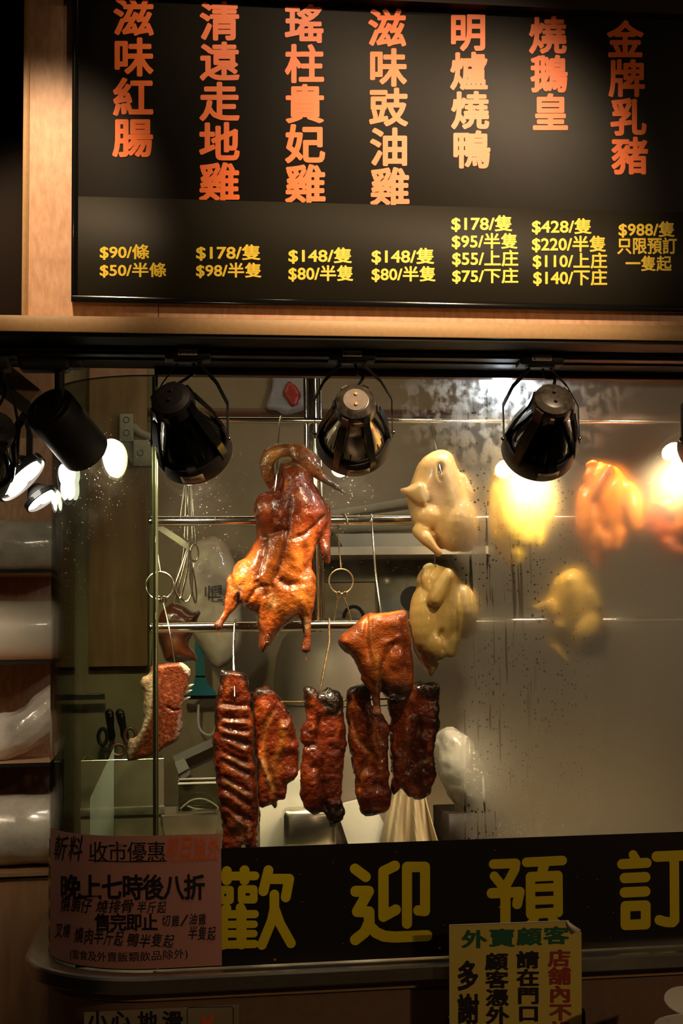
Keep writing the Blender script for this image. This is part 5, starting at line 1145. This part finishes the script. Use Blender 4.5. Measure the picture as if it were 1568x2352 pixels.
# ================================================================== MENU BOARD
YM = YS - .010
mbd = thing('menu_board', at(860, 690, YM), 'large black menu board with orange dish names and a yellow price strip', 'sign')
zb1 = zat(784, 700, YM); zdiv = zat(860, 470, YM); xbl = xat(164, 600, YM)
obj('board_panel', MB().box((xbl, YM, zb1), (X1 + .3, YS + .0035, 2.99), .001), 'board', mbd)
obj('bottom_rail', MB().box((xbl, YM - .004, zb1 - .004), (X1 + .3, YM - .0001, zb1 + .008), .0015), 'black_gloss', mbd)
obj('side_rail', MB().box((xbl, YM - .004, zb1 + .009), (xbl + .010, YM - .0001, 2.99), .0015), 'black_gloss', mbd)
stp = obj('price_strip', MB().box((xbl + .0105, YM - .0015, zb1 + .0085), (X1 + .3, YM - .0001, zdiv), .0004), 'strip', mbd)
S1 = flat_surf(YM - .0010)
BO = .030
cols = [('滋味紅腸', 262, 352, -8, 259, 350, 362), ('清遠走地雞', 460, 549, 2, 458, 549, 464), ('瑤柱貴妃雞', 655, 741, 8, 656, 747, 468), ('滋味豉油雞', 846, 930, 18, 852, 940, 474), ('明爐燒鴨', 1032, 1114, 28, 1040, 1126, 388), ('燒鵝皇', 1214, 1298, 36, 1224, 1306, 302), ('金牌乳豬', 1393, 1474, 46, 1407, 1489, 402)]
for s_, a0, a1, y0, b0, b1, y1 in cols:
    mb = MB(); column_text(mb, s_, a0, a1, y0, b0, b1, y1, S1, BO); o = obj('dish_name', mb, 'orange', mbd)
S2 = flat_surf(YM - .0022)
prices = [('$90/條', 229, 561, 343, 597), ('$50/半條', 229, 603, 382, 638), ('$178/隻', 450, 561, 598, 599), ('$98/半隻', 450, 603, 600, 639), ('$148/隻', 662, 568, 808, 606), ('$80/半隻', 662, 609, 811, 647),
          ('$148/隻', 853, 569, 997, 608), ('$80/半隻', 853, 611, 1000, 648), ('$178/隻', 1036, 494, 1176, 533), ('$95/半隻', 1037, 535, 1188, 573), ('$55/上庄', 1038, 574, 1190, 613), ('$75/下庄', 1038, 615, 1190, 652),
          ('$428/隻', 1221, 501, 1358, 539), ('$220/半隻', 1221, 541, 1391, 580), ('$110/上庄', 1223, 580, 1394, 618), ('$140/下庄', 1224, 618, 1394, 657), ('$988/隻', 1420, 508, 1549, 546), ('只限預訂', 1417, 545, 1554, 584), ('一隻起', 1436, 587, 1542, 623)]
for s_, x0, y0, x1, y1 in prices: mb = MB(); text_into(mb, s_, (x0, y0, x1, y1), S2, .024); obj('price_line', mb, 'yellow', stp)

# ================================================================== BLACK BAND WITH YELLOW CHARACTERS
ZB1 = zat(784, 1938.5, 0); 
def csurf(s, z, off):      # s = arc length from the joint, negative round the corner
    s = np.asarray(s, float); z = np.asarray(z, float); r = R + off; th = np.clip(-s / R, 0, math.pi / 2); ext = np.clip(-s - R * math.pi / 2, 0, None)
    x = np.where(s >= 0, XC + s, XC - r * np.sin(th)); y = np.where(s >= 0, -off, R - r * np.cos(th) + ext)
    return np.stack([x, y, z], -1)
def cinv(off):
    r = R + off
    def f(px, py):
        p = at(px, py, -off)
        if p[0] >= XC: return np.array([p[0] - XC, p[2]])
        d = p - CAM; d /= np.linalg.norm(d); ox, oy = CAM[0] - XC, CAM[1] - R; A_ = d[0] ** 2 + d[1] ** 2; B_ = ox * d[0] + oy * d[1]; C_ = ox * ox + oy * oy - r * r
        disc = max(B_ * B_ - A_ * C_, 0); t_ = (-B_ - math.sqrt(disc)) / A_; q = CAM + d * t_
        return np.array([-R * math.atan2(XC - q[0], R - q[1]), q[2]])
    return f
def csheet(mb, s0, s1, z0, z1, off, n=40, thick=.0004):
    S_ = np.linspace(s0, s1, n) if not callable(z0) else np.linspace(s0, s1, n)
    vs = []
    for o_ in (off, off - thick):
        for z in (z0, z1): vs += [tuple(p) for p in csurf(S_, np.full(n, z), o_)]
    fs = []
    for i in range(n - 1): fs += [(i, i + 1, n + i + 1, n + i), (2 * n + i + 1, 2 * n + i, 3 * n + i, 3 * n + i + 1), (n + i, n + i + 1, 3 * n + i + 1, 3 * n + i), (i + 1, i, 2 * n + i, 2 * n + i + 1)]
    fs += [(0, n, 3 * n, 2 * n), (n - 1, 3 * n - 1, 4 * n - 1, 2 * n - 1)]
    return mb.add(vs, fs)
ZBB = ZG0 + .0005
mb = MB(); csheet(mb, .0, X1 - XC - .01, ZBB, ZB1, .0008, 4); csheet(mb, -R * math.pi / 2 - .1, .0, ZBB, ZB1, .0008, 50); bd = obj('banner_film', mb, 'band', gc); bd['label'] = 'black banner film with large yellow characters'
# hazard stripes round the corner
s0, s1 = -R * 1.54, -R * 1.17
for k_, (ya, yb) in enumerate(((1982, 1998), (2034, 2050), (2084, 2100), (2132, 2148), (2182, 2198))):
    n = 8; S_ = np.linspace(s0, s1, n); vs = []; za = zat(100, ya, .05); zb_ = zat(100, yb, .05)
    for z in (zb_, za):
        for i, s_ in enumerate(S_): vs.append(tuple(csurf(s_, z - .016 * i / n, .0013)))
    if k_ < 5: mb = MB(); mb.add(vs, [(i, i + 1, n + i + 1, n + i) for i in range(n - 1)]); obj('hazard_stripe', mb, 'yellow_big', bd)
mb = MB(); csheet(mb, -R * 1.60, -R * 1.50, zat(100, 2170, .05), zat(100, 1975, .05), .0012, 6, .0002); obj('hazard_stripe', mb, 'yellow_big', bd)
# heavy rounded characters drawn stroke by stroke
def strokes(mb, L, sc, ox, oy, Y):
    nl = 0
    for st_ in L:
        nl += 1
        w, pts = st_[0], st_[1]; closed = len(st_) > 2
        Q = [at(ox + x / sc, oy + y / sc, Y) for x, y in pts]; r = w / 2 / sc * pxm(Y)
        m_ = len(Q)
        for i in range(m_ if closed else m_ - 1):
            a, b = Q[i] - (0, 9e-6 * nl, 0), Q[(i + 1) % m_] - (0, 9e-6 * nl, 0); nl += 1; d = nrm(b - a); nn = np.array([-d[2], 0, d[0]]) * r; mb.add([a - nn, b - nn, b + nn, a + nn], [(0, 1, 2, 3)] if d[0] * 1 > -9 else 0)
        for i, c in enumerate(Q): nl += 1; c = c - (0, 9e-6 * nl, 0); k = 22; mb.add([c + (r * math.cos(2 * math.pi * j / k), 0, r * math.sin(2 * math.pi * j / k)) for j in range(k)], [tuple(range(k))])
YB2 = -.0010
ch = [
 ([(62, [(905, 150), (972, 200)]), (66, [(910, 290), (990, 290), (920, 415), (993, 418), (994, 480), (965, 545), (908, 590)]), (66, [(990, 500), (1035, 545), (1085, 568), (1150, 574), (1352, 565)]),
   (64, [(1152, 132), (1082, 166), (1082, 446), (1158, 404)]), (62, [(1228, 490), (1228, 138), (1340, 138), (1340, 412), (1298, 408)])], 2.703, 480, 1940),
 ([(60, [(368, 160), (337, 288)]), (60, [(372, 213), (497, 213), (476, 326)]), (58, [(405, 310), (405, 395), (390, 470), (328, 622)]), (58, [(408, 400), (440, 490), (508, 612)]),
   (52, [(50, 196), (285, 194)]), (60, [(110, 165), (110, 220)]), (60, [(220, 160), (220, 220)]), (46, [(70, 280), (130, 280), (130, 345), (70, 345)], 1), (46, [(202, 276), (277, 276), (277, 341), (202, 341)], 1),
   (58, [(108, 396), (72, 445)]), (58, [(195, 392), (210, 425)]), (48, [(60, 433), (284, 431)]), (44, [(60, 496), (280, 494)]), (44, [(60, 554), (278, 552)]), (48, [(60, 622), (282, 616)]), (60, [(86, 433), (86, 620)]), (60, [(201, 433), (201, 618)])], 2.703, 480, 1940),
 ([(72, [(110, 150), (282, 144), (275, 190), (215, 300), (192, 340)]), (70, [(116, 242), (190, 332)]), (78, [(96, 374), (312, 364), (292, 456)]), (80, [(202, 370), (202, 600)]),
   (72, [(364, 136), (640, 122)]), (80, [(500, 150), (485, 210)]), (74, [(394, 248), (606, 238), (608, 520), (396, 534)], 1), (60, [(396, 334), (606, 326)]), (62, [(396, 432), (606, 424)]), (60, [(430, 570), (360, 640)]), (60, [(556, 566), (640, 640)])], 3.35, 1100, 1940),
 ([(70, [(1184, 78), (1210, 120)]), (76, [(1098, 150), (1290, 140)]), (78, [(1118, 258), (1280, 250)]), (78, [(1118, 368), (1280, 360)]), (78, [(1125, 474), (1281, 468), (1281, 612), (1125, 618)], 1),
   (80, [(1364, 92), (1640, 80)]), (76, [(1500, 90), (1503, 580), (1488, 597), (1440, 596), (1384, 580)])], 3.35, 1100, 1940)]
for L, sc, ox, oy in ch:
    mb = MB(); strokes(mb, L, sc, ox, oy, YB2); obj('yellow_character', mb, 'yellow_big', bd)
mb = MB()
for px, py, r_ in ((631, 2204, 5), (1009, 2178, 5), (694, 2072, 2), (1147, 2084, 4), (1158, 2008, 2), (1136, 1953, 2.5), (1371, 2020, 2), (1350, 2083, 2), (1408, 2096, 2), (1402, 2153, 2), (765, 1981, 1.5), (910, 1956, 2), (590, 1974, 1.5), (1090, 2123, 3), (787, 2167, 2), (741, 2150, 1.5), (792, 2083, 1.5), (1020, 2124, 2), (690, 2008, 1.5), (1323, 2014, 1.5)):
    c = at(px, py, -.0011); k = 10; r = r_ * pxm(0) * .6; mb.add([c + (r * math.cos(2 * math.pi * j / k), 0, r * math.sin(2 * math.pi * j / k)) for j in range(k)], [tuple(range(k))])
tag(obj('orange_specks', mb, 'amber', bd), None, None, None, 'stuff')

# ---- pink sheet
PO = .0023; ci = cinv(PO); SP = (ci, lambda s, z: csurf(s, z, PO + .0004))
sa = float(ci(116, 2000)[0]); sb = float(ci(508, 2000)[0]); zt_ = float(ci(300, 1908)[1]); zt_ = float(at(508, 1914, -PO)[2]); zb_ = float(at(505, 2219, -PO)[2])
pk = thing('pink_notice', csurf((sa + sb) / 2, zb_, PO), 'pink paper notice with printed and handwritten lines taped round the glass corner', 'notice')
mb = MB(); csheet(mb, sa, sb, max(zb_, ZG0 + .003), zt_, PO, 60, .0003); obj('paper', mb, 'pink', pk)
def ptext(items, mat, bold, nm):
    for it in items:
        mb = MB()
        s_, x0, y0, x1, y1 = it[:5]; rot = it[5] if len(it) > 5 else 0; n = len(s_)
        if it[-1] == 'w':
            text_into(mb, s_, (x0, y0, x1, y1), SP, bold)
        else:
            for i, c in enumerate(s_):
                if c == ' ': continue
                dy = rnd.uniform(-2, 2); xa = x0 + (x1 - x0) * i / n; xb = x0 + (x1 - x0) * (i + 1) / n
                yy0 = y0 + (it[6] if len(it) > 6 else 0) * i / n; text_into(mb, c, (xa, yy0 + dy, xb, yy0 + (y1 - y0) + dy), SP, bold, rot=rot + rnd.uniform(-5, 5), shear=.25)
        obj(nm, mb, mat, pk)
for nm, mat, bold, its in (
    ('printed_line', 'ink', .004, [('收市優惠', 204, 1934, 381, 1977, 'w'), ('(堂食及外賣飯類飲品除外)', 161, 2178, 431, 2204, 'w')]),
    ('printed_line', 'ink', .030, [('晚上七時後八折', 139, 2010, 470, 2063, 'w'), ('售完即止', 218, 2100, 362, 2134, 'w')])):
    for it in its:
        mb = MB(); s_, x0, y0, x1, y1 = it[:5]
        n = len(s_)
        if '(' in s_: text_into(mb, s_, (x0, y0, x1, y1), SP, bold)
        else:
            for i, c in enumerate(s_): w_ = (x1 - x0) / n; text_into(mb, c, (x0 + w_ * i - 1, y0 - 3, x0 + w_ * (i + 1) + 1, y1 + 5), SP, bold, em=True)
        obj(nm, mb, mat, pk)
ptext([('斬料', 124, 1918, 190, 1975, -4), ('燒腩仔', 138, 2058, 212, 2094, 0, 4), ('燒排骨', 220, 2066, 308, 2096), ('半斤起', 314, 2070, 382, 2098), ('叉燒', 126, 2120, 162, 2152), ('燒肉半斤起', 170, 2128, 284, 2164, 0, 12), ('鴨半隻起', 292, 2144, 400, 2176), ('切雞/油雞', 372, 2102, 474, 2128, 4, -6), ('半隻起', 432, 2128, 496, 2160, 4)], 'ink', .012, 'handwriting')
ptext([('節日除外', 382, 1922, 504, 1970, 3, -2)], 'redink', .008, 'red_handwriting')
mb = MB()
for (x0, y0, x1, y1, h) in ((203, 1975, 383, 1977.5, 2.5),):
    p, q = ci(x0, y0), ci(x1, y1); S_ = np.linspace(p[0], q[0], 12); Z_ = np.linspace(p[1], q[1], 12); hh = h * pxm(0) / 2
    mb.add([tuple(csurf(a, b - hh, PO + .0004)) for a, b in zip(S_, Z_)] + [tuple(csurf(a, b + hh, PO + .0004)) for a, b in zip(S_, Z_)], [(i, i + 1, 13 + i, 12 + i) for i in range(11)])
obj('underline', mb, 'ink', pk)
mb = MB(); p, q = ci(388, 1976), ci(500, 1970); S_ = np.linspace(p[0], q[0], 12); Z_ = np.linspace(p[1], q[1], 12); hh = .0016
mb.add([tuple(csurf(a, b - hh, PO + .0004)) for a, b in zip(S_, Z_)] + [tuple(csurf(a, b + hh, PO + .0004)) for a, b in zip(S_, Z_)], [(i, i + 1, 13 + i, 12 + i) for i in range(11)]); obj('red_underline', mb, 'redink', pk)

# ---- wet floor plaque on the counter front
YP = -.0015
YPN = .004 - .0035
pq = thing('warning_plaque', at(370, 2352, YP), 'dim grey floor warning plaque with black characters and a red figure on the counter front', 'sign')
obj('plate', pbox(192, 2307, 549, 2480, -.0005, .0035, .001), 'plaque', pq)
mb = MB(); SQ = flat_surf(-.0010)
for c, x0, x1 in (('小', 202, 246), ('心', 254, 300), ('地', 316, 362), ('滑', 372, 420)): text_into(mb, c, (x0, 2322, x1, 2366), SQ, .03)
obj('lettering', mb, 'ink', pq)
mb = MB(); A_ = [at(x, y, -.001) for x, y in ((434, 2314), (532, 2312), (536, 2316), (536, 2420), (430, 2420), (430, 2318))]; mb.tube(A_, .0006, 6, True); obj('frame_line', mb, 'ink', pq)
mb = MB(); strokes(mb, [(14, [(467, 2343)]), (7, [(470, 2356), (484, 2346), (487, 2330)]), (8, [(470, 2356), (462, 2375)])], 1, 0, 0, -.0011); obj('red_figure', mb, 'redink', pq)

# ---- yellow takeaway notice standing in front
YN = -.075
nt_ = thing('takeaway_notice', at(1185, 2352, YN), 'yellow takeaway notice in a clear sleeve with a bent top right corner', 'notice')
q = [at(x, y, YN) for x, y in ((1033, 2125), (1305, 2115), (1335, 2141), (1341, 2560), (1037, 2560))]; mb = MB(); mb.hexa(q, [p + (0, .0012, 0) for p in q]); obj('paper', mb, 'notice', nt_)
mb = MB(); mb.add([at(1300, 2115, YN - .0016), at(1334, 2136, YN - .006), at(1322, 2144, YN - .009), at(1306, 2128, YN - .005)], [(0, 1, 2, 3)]); o = obj('bent_corner', mb, 'foam', nt_); o.modifiers.new('s', 'SOLIDIFY').thickness = .0005
mb = MB(); mb.tube([at(1032, 2125, YN - .0008), at(1306, 2115, YN - .0008)], .0011, 6); mb.tube([at(1032, 2125, YN - .0008), at(1036, 2560, YN - .0008)], .0008, 6); obj('sleeve_edge', mb, 'plastic_white', nt_)
SN = flat_surf(YN - .0010)
mb = MB()
for c, x0, x1, y0, y1 in (('外', 1060, 1119, 2136, 2178), ('賣', 1123, 1183, 2133, 2175), ('顧', 1186, 1245, 2130, 2172), ('客', 1248, 1307, 2127, 2169)): text_into(mb, c, (x0, y0, x1, y1), SN, .034)
obj('heading', mb, 'green_ink', nt_)
mb = MB(); column_text(mb, '店舖內不設', 1260, 1308, 2180, 1264, 1313, 2386, SN, .034); obj('maroon_column', mb, 'red_print', nt_)
mb = MB(); column_text(mb, '請在門口', 1187, 1236, 2184, 1190, 1238, 2348, SN, .034); column_text(mb, '顧客憑外', 1115, 1165, 2188, 1118, 1168, 2353, SN, .034)
text_into(mb, '多', (1051, 2206, 1098, 2276), SN, .034); text_into(mb, '謝', (1051, 2282, 1100, 2352), SN, .034); obj('black_columns', mb, 'ink', nt_)
hz = at(1185, 2560, YN)[2]
# side shelf in front of the counter carrying the notice stand and the spoon dish (below the frame)
TZ = zat(1185, 2440, -.16)
tb = thing('side_table', (.68, -.23, 0), 'dark side table against the counter carrying the yellow notice', 'table')
obj('table_top', MB().box((.40, -.40, TZ - .03), (1.30, -.047, TZ), .003), 'dark', tb)
for x in (.42, 1.25):
    for y in (-.38, -.09): obj('leg', MB().box((x, y, 0), (x + .03, y + .03, TZ - .0301)), 'dark', tb)
a = at(1026, 2333, YN); b = at(1346, 2333, YN)
mb = MB(); mb.box((a[0], YN + .0015, TZ + .0005), (b[0], YN + .020, a[2]), .008); stn = obj('notice_stand', mb, 'black_gloss'); tag(stn, 'black stand behind the foot of the yellow notice', 'stand')
for o in list(nt_.children):
    if o.name.startswith('paper') or o.name.startswith('sleeve'):
        for v in o.data.vertices:
            if v.co.z + WL[o].z < TZ + .001: v.co.z = TZ + .001 - WL[o].z
# white spoons in a dish at the lower right corner
def spoon(label, c, Y, yaw, tilt, hole, s=1.0):
    t = thing('soup_spoon', at(*c, Y), label, 'spoon', 'white soup spoons at the lower right'); base = at(*c, Y); n = 18; m_ = 26; vs = []; fs = []
    for i in range(n):
        u = i / (n - 1)
        for j in range(m_):
            a = 2 * math.pi * j / m_; w_ = .021 * math.sin(math.acos(1 - u * .999)) if False else .021 * u
            x = .030 * u * math.cos(a) * (1.15 if math.cos(a) > 0 else 1); y = .021 * u * math.sin(a); z = .014 * (u ** 2.4)
            vs.append((x, y, z))
    for i in range(n - 1):
        for j in range(m_): fs.append((i * m_ + j, i * m_ + (j + 1) % m_, (i + 1) * m_ + (j + 1) % m_, (i + 1) * m_ + j))
    rot = (Matrix.Rotation(yaw, 3, 'Z') @ Matrix.Rotation(tilt, 3, 'X'))
    def T(p): return np.array(rot @ Vector((p[0] * s, p[1] * s, p[2] * s))) + base
    mb = MB(); mb.add([T(p) for p in vs], fs, True); o = obj('bowl', mb, 'white', t); o.modifiers.new('s', 'SOLIDIFY').thickness = .0022
    mb = MB(); mb.flat([T((.030, 0, .013)), T((.05, 0, .020)), T((.085, 0, .030))], T((0, 1, 0)) - base, .013 * s, .003); obj('handle', mb, 'white', t)
    if hole: mb = MB(); cc = T((.080, 0, .031)); mb.lathe([(-.0005, 0), (-.0005, .002), (.0003, .0022)], cc, (0, 0, 1), 12); obj('hole', mb, 'dark_hole', t)
    return t
YD = -.26
spoon('white ceramic soup spoon, upper of two at the lower right corner', (1570, 2318), YD, .25, .6, False, 1.45)
t = thing('soup_spoon', at(1560, 2350, YD - .05), 'white ceramic soup spoon with a small hole, lower of two at the corner', 'spoon', 'white soup spoons at the lower right')
q = [at(x, y, YD - .05) for x, y in ((1503, 2360), (1506, 2350), (1516, 2341), (1534, 2335), (1560, 2331), (1610, 2328), (1610, 2372), (1560, 2372))]; mb = MB(); mb.hexa(q, [p + (0, .006, 0) for p in q]); obj('handle', mb, 'white', t)
mb = MB(); mb.lathe([(-.0004, 0), (-.0004, .0026), (.0002, .0028)], at(1534, 2344, YD - .0502), (0, -1, 0), 14); obj('hole', mb, 'dark_hole', t)
mb = MB(); ellipsoid(mb, at(1625, 2350, YD - .045), (.026, .020, .016)); obj('bowl', mb, 'white', t, True)
zz = zat(1560, 2345, YD); xx = xat(1600, 2345, YD)
t = thing('spoon_dish', (xx, YD, TZ), 'white dish holding the soup spoons just below the frame', 'dish')
mb = MB(); hh = zz - TZ - .022; mb.lathe([(0.0005, .001), (.0005, .026), (hh * .6, .045), (hh, .062), (hh - .003, .058), (.006, .02)], (xx, YD - .01, TZ), (0, 0, 1), 40); obj('bowl', mb, 'white', t)
